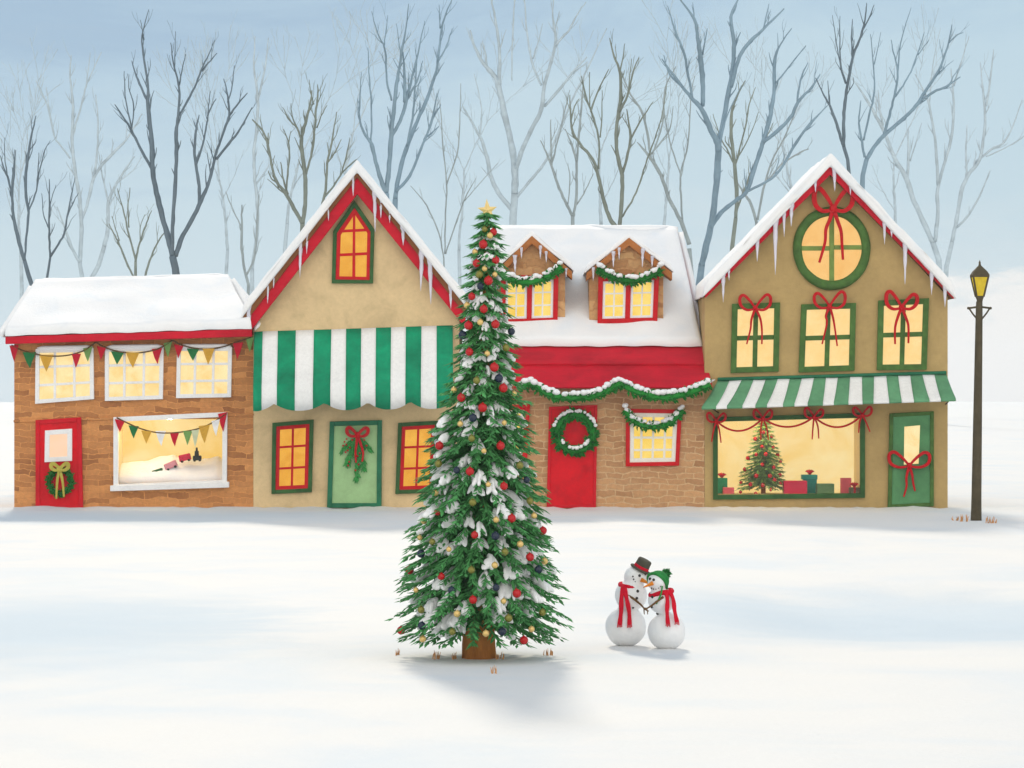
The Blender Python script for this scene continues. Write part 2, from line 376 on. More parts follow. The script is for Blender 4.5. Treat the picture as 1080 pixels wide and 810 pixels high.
def snow_slab(mb, A, B, C, Dd, th, nu, nv, rnds=(1, 1, 1, 1), rr=.16, amp=.03, wav=.06, seed=0):
    """thick rounded snow on the quad A(bottom left) B(bottom right) C(top right) D(top left); rnds: bottom right top left edges that round off"""
    A, B, C, Dd = map(V, (A, B, C, Dd)); n = (B - A).cross(Dd - A).normalized()
    if n.z < 0: n = -n
    top = []; bot = []
    wu = ((B - A).length + (C - Dd).length) / 2; hv = ((Dd - A).length + (C - B).length) / 2
    us = [.5 - .5 * math.cos(math.pi * i / nu) if nu < 20 else i / nu for i in range(nu + 1)]
    vs_ = [i / nv for i in range(nv + 1)]
    us = sorted(set(us) | {.01, .03, .97, .99}); vs_ = sorted(set(vs_) | {.015, .04, .08})
    for v in vs_:
        for u in us:
            p = (A + (B - A) * u) * (1 - v) + (Dd + (C - Dd) * u) * v
            ds = []
            if rnds[0]: ds.append(v * hv)
            if rnds[1]: ds.append((1 - u) * wu)
            if rnds[2]: ds.append((1 - v) * hv)
            if rnds[3]: ds.append(u * wu)
            d = min(ds) if ds else 9
            k = min(1, d / rr); pr = math.sqrt(max(0, 1 - (1 - k) ** 2))
            q = V((p.x * 1.1 + seed, p.y * 1.1, p.z * 1.1))
            hgt = th * pr * (1 + .0) + amp * pr * noise.noise(q) * 2
            e = wav * noise.noise(q * 2.3 + V((7, 3, 1))) * (1 - min(1, v * hv / .4)) if rnds[0] else 0
            dn = (A - Dd).normalized() * e
            top.append(p + n * (hgt + .004) + dn); bot.append(p + n * .003 + dn)
    a, c = len(us), len(vs_); N = a * c; fs = []
    for j in range(c - 1):
        for i in range(a - 1):
            k = j * a + i; fs.append((k, k + 1, k + a + 1, k + a)); fs.append((N + k, N + k + a, N + k + a + 1, N + k + 1))
    ring = list(range(a)) + [j * a + a - 1 for j in range(1, c)] + [(c - 1) * a + i for i in range(a - 2, -1, -1)] + [j * a for j in range(c - 2, 0, -1)]
    for i in range(len(ring)):
        k, l = ring[i], ring[(i + 1) % len(ring)]; fs.append((k, l, N + l, N + k))
    mb.add(top + bot, fs)
def chev(L, A, Rr, t, yw):
    """chevron band in px, returned as (x, z) polygon at plane yw"""
    pts = [L, A, Rr, (Rr[0], Rr[1] + t[2]), (A[0], A[1] + t[1]), (L[0], L[1] + t[0])]
    return [(X(a, yw), Z(b, yw)) for a, b in pts]
def chev_snow(mb, L, A, Rr, t, yw, y0, y1, n=22, ny=8, amp=.022, seed=0):
    ups = []; los = []
    for (p, q) in ((L, A), (A, Rr)):
        for i in range(n + (q == Rr)):
            k = i / n; a = (p[0] + (q[0] - p[0]) * k, p[1] + (q[1] - p[1]) * k)
            ups.append(a); los.append((a[0], a[1] + t))
    ups[0] = (ups[0][0] + 2, ups[0][1] + 1.5); ups[-1] = (ups[-1][0] - 2, ups[-1][1] + 1.5)
    loop = ups + los[::-1]; m = len(loop); vs = []; fs = []
    for j in range(ny + 1):
        y = y0 + (y1 - y0) * j / ny
        for i, (a, b) in enumerate(loop):
            p = V((X(a, yw), y, Z(b, yw)))
            w = noise.noise(V((p.x * 2.2 + seed, y * 1.7, p.z * 2.2))) + .5 * noise.noise(V((p.x * 6 + seed, y * 3, p.z * 6)))
            p.z += amp * w * (1.5 if i < len(ups) else .8)
            if j == 0: p.y += .03 * noise.noise(V((p.x * 3, seed, p.z * 3)))
            vs.append(p)
    for j in range(ny):
        for i in range(m): fs.append((j * m + i, j * m + (i + 1) % m, (j + 1) * m + (i + 1) % m, (j + 1) * m + i))
    fs.append(tuple(range(m))); fs.append(tuple(range(ny * m, (ny + 1) * m))); mb.add(vs, fs)
def icicles(roof, lst, y):
    for (px, py, ln, w) in lst:
        p = P(px, py - 1, y); u = U(y); n = 7; pts = []; rad = []
        dx = rnd(-.06, .06)
        for i in range(n):
            t = i / (n - 1)
            pts.append((p.x + dx * t * ln * u * .5, y + .02 * math.sin(t * 5), p.z - ln * u * t))
            rad.append(max(.003, w * u / 2 * (1 - t) ** .8 * (1 + .18 * math.sin(t * 17 + px))))
        mb = MB(); mb.tube(pts, rad, 7); mb.build('icicle', 'ice', roof, smooth=True)

def greenery_path(mb, pts, r, dens, ln, w, m=0):
    """needle sprigs bristling round a path"""
    for i in range(len(pts) - 1):
        a, b = pts[i], pts[i + 1]; t = (b - a); L = t.length; t.normalize()
        for _ in range(max(1, int(L * dens))):
            ph = rnd(0, 2 * math.pi); q = a + (b - a) * rnd(0, 1)
            u = t.cross(V((0, 1, 0))); u = u.normalized() if u.length > 1e-4 else V((1, 0, 0)); v = t.cross(u)
            o = (u * math.cos(ph) + v * math.sin(ph))
            mb.blade(q + o * r * rnd(.1, .55), (o * .9 + t * rnd(-.2, 1.0)), ln * rnd(.7, 1.3), w * rnd(.7, 1.3), t.cross(o) + V((rnd(-.4, .4), rnd(-.4, .4), 0)))
    mb.tube(pts, r * .55, 6, m)
def garland(name, label, pxs, y, rpx, cat='garland', group=None, snow=True, snow_r=.5, step=4):
    pts = smoothpts([P(a, b, y) for a, b in pxs], step); u = U(y)
    root = thing(name, label, cat, pts[len(pts) // 2], group)
    mb = MB(); greenery_path(mb, pts, rpx * u, 150 * (52 * u) ** 0, rpx * u * .9, rpx * u * .42); mb.build('greenery', 'garland', root)
    if snow:
        mb = MB(); tot = 0
        for i in range(len(pts) - 1):
            L = (pts[i + 1] - pts[i]).length
            for k in range(max(1, round(L / (rpx * u * .55)))):
                q = pts[i].lerp(pts[i + 1], rnd(0, 1))
                s = rpx * u * snow_r * rnd(.6, 1.15)
                mb.ball(q + V((0, rnd(-.5, .1) * rpx * u, rpx * u * rnd(.55, .95))), (s * 1.15, s, s * .85), 8, 6, jit=.1)
        mb.build('snow', 'snow', root, smooth=True)
    return root
def bow(name, label, c, y, w, h, tails, rp=2.6, mat='ribbon', group=None, parent=None, dep=.05):
    u = U(y); cx, cy = c
    if parent is None: root = thing(name, label, 'bow', P(cx, cy, y), group)
    else: root = parent
    def pl(pts): return smoothpts([P(cx + a, cy + b, y) for a, b in pts], 5)
    tgt = root
    if parent is not None:
        mb = MB(); mb.ball(P(cx, cy, y - .01), (rp * u * 1.1, dep * .7, rp * u * 1.2), 10, 8); tgt = mb.build('bow', mat, parent, smooth=True)
    for s in (-1, 1):
        k = rnd(.88, 1.1); yo = -.012 * s
        loop = [(0, 0), (s * w * .35, -h * .55 * k), (s * w * .75, -h * .95 * k), (s * w * 1.0, -h * .75 * k), (s * w * .95, -h * .2), (s * w * .55, h * .12), (0, h * .05)]
        mb = MB(); pts = [p + V((0, yo, 0)) for p in pl(loop)]
        mb.ribbon(pts, [rp * u * (.75 + .5 * math.sin(math.pi * i / (len(pts) - 1))) for i in range(len(pts))], dep)
        mb.build('loop', mat, tgt, bevel=.004)
    for tl in tails:
        pts = [p + V((0, -.006, 0)) for p in pl([(0, 0)] + tl)]
        mb = MB(); mb.ribbon(pts, [rp * u * (1.05 - .45 * i / (len(pts) - 1)) for i in range(len(pts))], dep * .6); mb.build('tail', mat, tgt, bevel=.004)
    if parent is None:
        mb = MB(); mb.ball(P(cx, cy, y - .015), (rp * u * 1.0, dep * .8, rp * u * 1.15), 10, 8); mb.build('knot', mat, root, smooth=True)
    return root
def bunting(name, label, spans, flags, y, rp=.8):
    root = thing(name, label, 'bunting', P(*spans[0][0], y))
    mb = MB()
    for sp in spans:
        pts = smoothpts([P(a, b, y) for a, b in sp], 6); mb.tube(pts, rp * U(y), 5)
    mb.build('string', 'string', root, smooth=True)
    for px, py, w, h, lean, c in flags:
        q = [(px - w / 2, py - h / 2), (px + w / 2, py - h / 2 - lean), (px + w * .2, py + h * .1), (px + rnd(-.8, .8), py + h / 2), (px - w * .22, py + h * .12)]
        ytw = rnd(-.02, .02)
        poly = [(X(a, y), Z(b, y)) for a, b in q]
        mb = MB(); mb.prism(poly, y - .012 + ytw * .3, y + .004 + ytw * .3); mb.build('pennant', 'flag_' + c, root, bevel=.003)
    return root
def awning(root, top, bot, ytop, ybot, edges_top, edges_bot, greens, val=None, mats=('awn_green', 'awn_white'), sag=.05, first_green=True):
    """top/bot: (py left, py right); edges: stripe borders in px; val(u): valance drop in px at u along the front"""
    mb = MB(); n = 8; k = len(edges_top) - 1; sub = 5
    def pt(a, t):
        i = min(int(a), k - 1); f = a - i
        pt_ = edges_top[i] + (edges_top[i + 1] - edges_top[i]) * f; pb = edges_bot[i] + (edges_bot[i + 1] - edges_bot[i]) * f
        uu = a / k
        A = P(pt_, top[0] + (top[1] - top[0]) * uu, ytop); B = P(pb, bot[0] + (bot[1] - bot[0]) * uu, ybot)
        q = A.lerp(B, t); q.z -= sag * math.sin(math.pi * t) * (1 + .25 * math.sin(uu * 31)); q.y += .012 * math.sin(uu * 40 + 3 * t)
        return q
    for i in range(k):
        col = 0 if (i % 2 == 0) == first_green else 1
        rows = []
        for s in range(sub + 1):
            a = i + s / sub; colm = [pt(a, j / n) for j in range(n + 1)]
            if val:
                e = colm[-1]; dz = val(a / k, a) * U(ybot)
                colm += [e + V((0, -.02, -.02)), e + V((0, -.025 + .01 * math.sin(a * 5), -dz * .55)), e + V((0, -.015, -dz))]
            rows.append(colm)
        L = len(rows[0])
        vs = [p for r in rows for p in r]
        mb.add(vs, [(s * L + j, (s + 1) * L + j, (s + 1) * L + j + 1, s * L + j + 1) for s in range(sub) for j in range(L - 1)], col)
    o = mb.build('awning', list(mats), root, smooth=True)
    sd = o.modifiers.new('thickness', 'SOLIDIFY'); sd.thickness = .02
    mb = MB(); uL, uR = pt(0.02, 0), pt(k - .02, 0)
    bl, br_ = pt(.03, 1), pt(k - .03, 1)
    for a, b_ in ((bl + V((0, .03, -.03)), br_ + V((0, .03, -.03))),): mb.tube([a, a.lerp(b_, .5), b_], .018, 6)
    for t in (.04, k - .04): mb.tube([pt(t, 1) + V((0, .03, -.04)), pt(t, .5) + V((0, .02, -.25)), V((pt(t, 0).x, -.02, pt(t, 1).z - .12))], .014, 6)
    mb.build('awning_rail', 'iron', o, smooth=True)
    return o

def shell(mb, x0, x1, zt, depth, front_holes, gable=None, z0=-.15):
    """four walls; gable: (apex x, apex z) for a pointed front and back"""
    wall_front(mb, x0, x1, z0, zt, 0, front_holes)
    mb.add([(x0, depth, z0), (x1, depth, z0), (x1, depth, zt), (x0, depth, zt)], [(0, 1, 2, 3)])
    for x in (x0, x1): mb.add([(x, 0, z0), (x, depth, z0), (x, depth, zt), (x, 0, zt)], [(0, 1, 2, 3)])
    if gable:
        for y in (0, depth): mb.add([(x0, y, zt), (x1, y, zt), (gable[0], y, gable[1])], [(0, 1, 2)])
def niche(parent, x0, x1, z0, z1, depth):
    mb = MB(); y0 = .185; e = .004
    mb.add([(x0, y0 + depth, z0), (x1, y0 + depth, z0), (x1, y0 + depth, z1), (x0, y0 + depth, z1)], [(0, 1, 2, 3)], 0)
    for a, b in (((x0, z0), (x1, z0)), ((x0, z1), (x1, z1)), ((x0, z0), (x0, z1)), ((x1, z0), (x1, z1))):
        mb.add([(a[0], y0, a[1]), (b[0], y0, b[1]), (b[0], y0 + depth, b[1]), (a[0], y0 + depth, a[1])], [(0, 1, 2, 3)], 1)
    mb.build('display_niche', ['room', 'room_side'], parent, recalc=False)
    mb = MB(); mb.box(x0 + .06, x0 + (x1 - x0) * .5, y0 + .02, y0 + .08, z1 - .03, z1 - .008); mb.build('display_lamp', 'lamp_strip', parent)
def shop_window(root, q, f, mat, dep=.07, depth=.8, bev=.006):
    """glazed opening with the lit display behind it; q is the frame's outline in px"""
    mb = MB(); frame_bars(mb, q, f, -dep, .05, 0); w = mb.build('shop_window', mat, root, bevel=bev)
    mb = MB(); qbox(mb, q, .015, .985, .02, .98, .012, .02, 0); mb.build('pane', 'glass', w)
    return w

# ================================================================== low brown brick shop
h1 = thing('brick_shop', 'low brown brick shop with wide snowy roof, red door and two rows of bunting', 'shop', (X(140, 0), 0, 0))
x0, x1 = X(15, 0), X(267, 0)
hx0, hx1, hz0, hz1 = X(124, 0), X(236, 0), Z(512, 0), Z(442, 0)
mb = MB(); shell(mb, x0, x1, Z(353, 0), 4.0, [(hx0, hx1, hz0, hz1)]); h1w = mb.build('wall', 'brick_brown', h1)
mb = MB(); mb.prism([(x0 - .01, Z(443, 0)), (x1 + .012, Z(436, 0)), (x1 + .012, Z(438.5, 0)), (x0 - .01, Z(445.5, 0))][::-1], -.03, .02); mb.build('string_course', 'brick_brown', h1, bevel=.01)
ye = -.32
mb = MB()
e0, e1 = P(6, 356, ye), P(266, 348.5, ye); r0, r1 = P(38, 303, 2), P(241, 297, 2)
b0, b1 = V((e0.x, 4.3, e0.z)), V((e1.x, 4.3, e1.z))
mb.add([e0, e1, r1, r0, b1, b0], [(0, 1, 2, 3), (1, 4, 2), (4, 5, 3, 2), (5, 0, 3), (0, 5, 4, 1)])
h1r = mb.build('roof', 'brown', h1)
mb = MB(); mb.prism([(X(6, ye), Z(363, ye)), (X(266, ye), Z(355, ye)), (X(266, ye), Z(347, ye)), (X(6, ye), Z(355, ye))], ye - .05, ye + .01); mb.build('fascia', 'red_roof', h1r, bevel=.012)
mb = MB()
up = V((0, -.06, .03))
snow_slab(mb, e0 + up, e1 + up, r1, r0, .17, 60, 16, (1, 0, 0, 0), rr=.14, amp=.03, wav=.05)
snow_slab(mb, e1 + V((.05, 0, .0)), b1 + V((.05, 0, 0)), r1, r1, .15, 14, 10, (1, 0, 0, 0), amp=.02)
snow_slab(mb, b0 + V((-.05, 0, 0)), e0 + V((-.05, 0, 0)), r0, r0, .15, 14, 10, (1, 0, 0, 0), amp=.02)
snow_slab(mb, b1, b0, r0, r1, .15, 30, 10, (1, 0, 0, 0), amp=.03)
pts = [r0.lerp(r1, i / 20) + V((0, 0, .03 + .02 * noise.noise(V((i * .4, 0, 0))))) for i in range(21)]
mb.tube(pts, [.11] + [.15] * 19 + [.11], 10)
mb.build('roof_snow', 'snow', h1r, smooth=True)
for q in ([(38, 368), (99, 367), (99.5, 421), (37.5, 426)], [(111, 367), (173, 366), (172, 421), (111, 423)], [(187, 366), (245, 366), (244, 419), (186, 420)]):
    w = window(h1, q, 0, 3, 3, 4.2, 2.6, 'white', 'pane_pale')
    mb = MB(); a, b = P(q[0][0] + 1, q[0][1] - 1, -.05), P(q[1][0] - 1, q[1][1] - 1, -.05)
    pts = [a.lerp(b, i / 10) for i in range(11)]; mb.tube(pts, [.01] + [.045 + .012 * noise.noise(V((i, q[0][0], 0))) for i in range(9)] + [.01], 8); mb.build('lintel_snow', 'snow', w, smooth=True)
dq = [(38, 443), (86, 440), (88, 537), (38, 538)]
mb = MB(); frame_bars(mb, dq, 4.5, -.07, 0, 0); d = mb.build('door', 'red', h1, bevel=.008)
mb = MB(); qbox(mb, dq, .07, .93, .04, .998, -.045, -.004, 0); mb.build('door_leaf', 'red_door', d)
wq = [(48, 454), (76.5, 452), (76.5, 486), (47.5, 487.5)]
mb = MB(); frame_bars(mb, wq, 5, -.075, -.03, 0); mb.build('window_frame', 'white', d, bevel=.005)
mb = MB(); qbox(mb, wq, .1, .9, .1, .9, -.056, -.047, 0); mb.build('pane', 'pane_pink', d)
sw = shop_window(h1, [(120, 440), (240, 434.5), (239.5, 511), (120, 516)], 5, 'white')
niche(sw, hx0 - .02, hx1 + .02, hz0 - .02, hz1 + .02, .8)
mb = MB(); qbox(mb, [(117, 512), (242, 508), (242, 514), (117, 518)], 0, 1, 0, 1, -.13, 0, 0); mb.build('sill', 'white', sw, bevel=.01)
# the display: a heap of make-believe snow with a toy train climbing it
mb = MB(); n = 40; vs = []; fs = []; zb = hz0 - .016
prof = [(122, 489), (134, 487), (150, 486), (166, 481), (178, 480), (190, 484), (204, 485), (218, 483), (226, 481), (232, 486), (237, 482)]
def pheight(px):
    for (a, b), (c, d_) in zip(prof, prof[1:]):
        if a <= px <= c: return b + (d_ - b) * (px - a) / (c - a)
    return prof[-1][1]
for j in range(9):
    yy = .25 + .68 * j / 8
    for i in range(n + 1):
        px = 122.6 + 114.6 * i / n; k = math.sin(math.pi * min(1, (j / 8) * .55 + .0)) if j < 8 else .97
        zt = Z(pheight(px), .6); zz = zb + (zt - zb) * (.30 + .70 * k) + .02 * noise.noise(V((px * .2, yy * 5, 0)))
        vs.append((X(px, 0), yy, zz))
for j in range(8):
    for i in range(n): a = j * (n + 1) + i; fs.append((a, a + 1, a + n + 2, a + n + 1))
N = len(vs); base = [j * (n + 1) + i for j in (0,) for i in range(n + 1)] + [j * (n + 1) + n for j in range(1, 9)] + [8 * (n + 1) + i for i in range(n - 1, -1, -1)] + [j * (n + 1) for j in range(7, 0, -1)]
vs += [(vs[i][0], vs[i][1], zb) for i in base]
for i in range(len(base)): fs.append((base[i], base[(i + 1) % len(base)], N + (i + 1) % len(base), N + i))
fs.append(tuple(range(N, N + len(base))))
mb.add(vs, fs)
single(mb, 'snow_display', 'snow', 'white heap of decorative snow filling the lit window of the brown shop', 'display', (X(180, 0), .6, zb), smooth=True)
tr = thing('toy_train', 'little toy train with black engine and coloured carriages climbing the white window display', 'toy', P(186, 492, .5))
def car(px, py, w, h, ang, mat, name='carriage'):
    c = P(px, py, .42); u = U(.42); mb = MB(); mb.box(-w * u / 2, w * u / 2, -.05, .05, -h * u / 2, h * u / 2)
    ca, sa = math.cos(ang), math.sin(ang)
    rot = lambda a: V((c.x + a.x * ca - a.z * sa, c.y + a.y, c.z + a.x * sa + a.z * ca))
    mb.v = [rot(a) for a in mb.v]; o = mb.build(name, mat, tr, bevel=.018)
    for sx in (-.3, .3):
        mb = MB(); q = rot(V((sx * w * u, -.05, -h * u / 2))); mb.tube([q, q + V((0, .1, 0))], .026, 10); mb.build('wheel', 'toy_black', o)
    return o
car(195, 482.5, 12.5, 7, .22, 'gift_red'); car(180, 490.5, 13.5, 6.5, .4, 'toy_pink'); car(166.5, 498, 12, 6.5, .3, 'toy_green')
eng = car(208, 483, 9, 5, .05, 'toy_black', 'engine')
for w, h, dx, dy in ((5, 6, -.5, -4.5), (2.4, 4, -.5, -9)):
    mb = MB(); q = P(208 + dx, 483 + dy, .42); mb.lathe([(w * U(.4) / 2, -h * U(.4) / 2), (w * U(.4) / 2 * .85, h * U(.4) / 2)], q, 12); mb.build('chimney' if h == 4 else 'cab', 'toy_black', eng)
bunting('bunting', 'bunting of red, green and gold pennants strung under the red eave of the brown shop',
    [[(12, 364), (22, 369), (36, 373), (50, 375.5), (70, 375), (88, 370), (101, 361)], [(101, 361), (112, 367), (126, 371), (142, 372.5), (160, 370), (173, 365), (182, 359)],
     [(182, 359), (192, 364), (206, 367.5), (222, 368), (238, 365), (252, 360), (267, 355)]],
    [(15, 373, 10, 17, 1, 'red'), (31, 380, 14, 17, 0, 'green'), (49, 383, 15, 18, 0, 'gold'), (80.5, 380.5, 10, 15, 0, 'red'), (92.5, 374.5, 10, 14, 2, 'sagegreen'), (107, 372.5, 10, 15, -2, 'red'),
     (124, 377.5, 14, 14, -1, 'green'), (140, 380, 14, 16, 0, 'gold'), (165.5, 376, 11, 16, 1, 'red'), (177, 369.5, 9, 15, 2, 'sagegreen'), (188.5, 370.5, 10, 15, -2, 'red'), (203.5, 374, 13, 13, -1, 'green'),
     (220, 376, 13, 17, 0, 'gold'), (251, 370.5, 11, 17, 1, 'red'), (263.5, 364, 9, 15, 2, 'sagegreen')], -.11)
bunting('bunting', 'short bunting with a white pennant hanging across the shop window beside the red door',
    [[(123, 440.5), (134, 446), (148, 452), (164, 456), (184, 456.5), (206, 453), (222, 447), (239, 436)]],
    [(126.5, 449, 11, 14, -2, 'red'), (141, 455.5, 11, 14, -1, 'green'), (154.5, 461, 11, 14, -1, 'gold'), (169.5, 462.5, 11, 16, 0, 'white'), (184, 463.5, 10, 15, 0, 'red'), (198, 462, 10, 15, 0, 'sagegreen'),
     (206, 463, 8, 18, 1, 'pale'), (215.5, 458.5, 12, 18, 2, 'gold'), (227.5, 452, 9, 16, 2, 'white'), (234.8, 446, 10, 19, 2, 'red')], -.10)
def wreath(name, label, c, y, ro, ri, snow=False):
    root = thing(name, label, 'wreath', P(*c, y)); u = U(y); r = (ro + ri) / 2 * u; th = (ro - ri) / 2 * u; o = P(*c, y)
    pts = [o + V((math.cos(a) * r, 0, math.sin(a) * r * 1.04)) for a in [2 * math.pi * i / 36 for i in range(37)]]
    mb = MB(); greenery_path(mb, pts, th, 230, th * 1.0, th * .45); mb.build('greenery', 'garland', root)
    if snow:
        mb = MB()
        for a0, a1, rr, n in ((20, 160, r + th * .75, 40), (205, 335, r - th * .45, 24)):
            for i in range(n):
                a = R(rnd(a0, a1)); s = th * rnd(.20, .36)
                mb.ball(o + V((math.cos(a) * rr * rnd(.95, 1.05), -th * rnd(.5, .9), math.sin(a) * rr * rnd(.97, 1.03))), (s * 1.1, s, s), 8, 6, jit=.1)
        mb.build('snow', 'snow', root, smooth=True)
    return root
w1 = wreath('wreath', 'green wreath with a gold bow on the half glazed red door', (63.5, 508), -.10, 16, 8.5)
bow('bow', '', (63, 495), -.2, 9, 7, [[(-2.5, 12), (-3.5, 31)], [(3, 12), (4.5, 29)]], 3.2, 'ribbon_gold', parent=w1)

# ================================================================== pale stucco cottage
h2 = thing('stucco_cottage', 'pale stucco cottage with steep gable, icicles and a deep green striped awning', 'house', (X(375, 0), 0, 0))
x0, x1 = X(267, 0) + .004, X(484, 0)
mb = MB(); shell(mb, x0, x1, Z(330, 0), 4.2, [], (X(377, 0), Z(189, 0))); mb.build('wall', 'stucco', h2)
yr = -.35; L, A, Rr = (254, 323), (376.5, 168), (497, 317)
mb = MB(); mb.prism(chev((256, 330), (376.5, 177), (495, 324), (13, 10, 13), yr), yr + .04, 4.35); h2r = mb.build('roof', 'brown', h2, bevel=.01)
mb = MB(); mb.prism(chev((260, 333), (376.5, 184.5), (491, 326), (21, 20, 20), yr), yr + .09, yr + .16); mb.build('barge_board', 'red_roof', h2r, bevel=.01)
mb = MB(); mb.prism(chev((262, 335), (376.5, 187), (489, 328), (16, 12, 14), yr), yr + .165, -.004); mb.build('soffit', 'brown', h2r)
mb = MB(); chev_snow(mb, L, A, Rr, 13.5, yr, yr - .03, 4.4, seed=3); mb.build('roof_snow', 'snow', h2r, smooth=True, bevel=.05, seg=3)
icicles(h2r, [(372, 182, 26, 5), (346, 213, 21, 4.5), (317, 250, 44, 6), (324, 242, 27, 5), (289, 285, 20, 4.5), (283, 291, 30, 5), (262, 318, 34, 8), (395, 198, 48, 6), (402, 208, 23, 5), (411, 219, 17, 5),
              (425, 237, 23, 7), (445, 262, 46, 7), (453.5, 272, 50, 7), (475, 299, 28, 6)], yr + .05)
# pointed gable window
mb = MB(); yw = 0
def pent(q): return [(X(a, 0), Z(b, 0)) for a, b in q]
def ring(mb, a, b, y0, y1):
    n = len(a); A_, B_ = pent(a), pent(b); vs = [(x, y, z) for poly in (A_, B_) for y in (y0, y1) for x, z in poly]; fs = []
    for i in range(n):
        j = (i + 1) % n
        fs += [(i, j, 2 * n + j, 2 * n + i), (n + i, 3 * n + i, 3 * n + j, n + j), (i, n + i, n + j, j), (2 * n + i, 2 * n + j, 3 * n + j, 3 * n + i)]
    mb.add(vs, fs)
o5 = [(350, 299), (393.5, 299), (395, 242), (374, 211.5), (351.5, 244)]; i5 = [(354, 295), (390, 295.5), (391, 244.5), (374, 219), (355.5, 246)]; j5 = [(358, 291.5), (386.5, 292), (387.5, 246), (374, 226), (359.5, 248)]
ring(mb, o5, i5, -.08, 0); w = mb.build('window', 'green_dark', h2, bevel=.008)
mb = MB(); ring(mb, i5, j5, -.055, 0); q = [(356, 217), (390, 217), (390, 294), (356, 294)]
mb.prism(pent([(371.6, 292), (374.8, 292), (374.8, 224), (372.4, 224)]), -.042, -.002)
for r in (244, 269): mb.prism(pent([(358, r + 1.5), (388, r), (388, r - 3), (358, r - 1.5)]), -.036, -.003)
mb.build('sash', 'red_frame', w, bevel=.004)
mb = MB(); mb.prism(pent([(356, 293), (389, 293.5), (389.5, 245), (374, 222), (357.5, 247)]), -.02, -.004); mb.build('pane', 'pane_amber', w)
window(h2, [(287.5, 446), (331, 442.5), (329, 519), (286.5, 521)], 0, 2, 3, 4, 2.4, 'red_frame', 'pane_amber', 4.2, 'green_dark')
window(h2, [(420, 446), (463, 443.5), (460.5, 519.5), (417, 521)], 0, 2, 3, 4, 2.4, 'red_frame', 'pane_amber', 4.2, 'green_dark')
dq = [(348, 444.5), (403, 443), (402.5, 535.5), (345, 535.5)]
mb = MB(); frame_bars(mb, dq, 5, -.08, 0, 0); d = mb.build('door', 'green_trim', h2, bevel=.008)
mb = MB(); qbox(mb, dq, .06, .94, .03, .998, -.04, -.004, 0); mb.build('door_leaf', 'sage', d)
mb = MB()
ed = [268, 277, 293, 312, 331, 349.5, 365, 381, 396.5, 412.5, 428, 444.5, 460.5, 477.5]
ed2 = [267, 276, 292, 311, 330, 348.5, 364.5, 380.5, 396, 412, 427.5, 444, 460.5, 478]
def scal(u, a):
    # five broad scallops
    t = (u * 4.6 + .35) % 1.0
    return 21 + 8 * (1 - abs(2 * t - 1) ** 2.2)
awning(h2, (350, 343), (405, 402), -.03, -.95, ed, ed2, 0, scal)
ms = thing('mistletoe', 'hanging mistletoe bunch with red berries and bow on the sage green door', 'decoration', P(377, 458, -.1))
mb = MB(); yk = -.085; u = U(0)
for (tx, ty, n, ln) in ((361, 476, 14, 14), (366, 489, 18, 15), (376, 505, 24, 18), (384, 494, 16, 14), (390, 474, 14, 14), (370, 480, 14, 15), (381, 482, 14, 15)):
    a, b = P(377, 459, yk), P(tx, ty, yk); mb.tube([a, a.lerp(b, .5) + V((rnd(-.02, .02), -.02, .0)), b], [.012, .009, .004], 5)
    for i in range(int(n * 2.2)):
        t = rnd(.2, 1); p = a.lerp(b, t); dd = (b - a).normalized() + V((rnd(-.7, .7), rnd(-.5, .1), rnd(-.3, .3)))
        mb.blade(p, dd, rnd(.09, .16), rnd(.045, .07), V((rnd(-.2, .2), -1, .2)))
mb.build('leaves', 'mistletoe', ms)
for (a, b) in ((363, 466), (366, 463), (362, 470), (369, 472), (367, 475), (372, 464), (364, 477), (379, 478), (381, 475), (377, 481), (368, 487), (367, 491), (384, 464), (387, 470), (378, 490), (375, 496), (365, 469), (383, 485)):
    mb = MB(); mb.ball(P(a + rnd(-.6, .6), b, yk - .05), .021, 8, 6); mb.build('berry', 'b_red', ms, smooth=True)
bow('bow', '', (377, 459), yk - .07, 11, 9, [[(-1, 9), (-2, 18), (-1.5, 29)], [(3, 8), (6, 18), (5, 28)]], 3.0, 'ribbon', parent=ms)

# ================================================================== tan brick house with red roof and dormers
h3 = thing('brick_house', 'tan brick house with red roof, two snowy dormers and a red door', 'house', (X(620, 0), 0, 0))
x0, x1 = X(500, 0), X(743, 0)
ye = -.36; zE = Z(408, ye); yR = 4.5; zR = Z(245, yR); kR = (zR - zE) / (yR - ye)
def roofY(py):                                     # depth at which the front slope crosses row py
    s = (HY - py) / F; return (zE - H - kR * ye - s * D) / (s - kR)
mb = MB(); shell(mb, x0, x1, zE + .12, 9.0, []); mb.build('wall', 'brick_tan', h3)
xl, xr, xl2, xr2 = X(497, ye), X(750, ye), X(513, yR), X(715, yR)
E0, E1, R0, R1 = V((xl, ye, zE)), V((xr, ye, zE)), V((xl2, yR, zR)), V((xr2, yR, zR)); B0, B1 = V((xl, 9.36, zE)), V((xr, 9.36, zE))
mb = MB(); mb.add([E0, E1, R1, R0, B1, B0], [(0, 1, 2, 3), (1, 4, 2), (4, 5, 3, 2), (5, 0, 3), (0, 5, 4, 1)]); h3r = mb.build('roof', 'red_roof', h3)
def onroof(px, py, lift=0.0):
    y = roofY(py); p = P(px, py, y); n = V((0, -kR, 1)).normalized(); return p + n * lift
def roofx(t, s):                                    # along the slope t 0..1, side s 0/1
    a = E0.lerp(R0, t); b = E1.lerp(R1, t); return a.lerp(b, s)
tt = lambda py: (roofY(py) - ye) / (yR - ye)
mb = MB(); n = V((0, -kR, 1)).normalized()
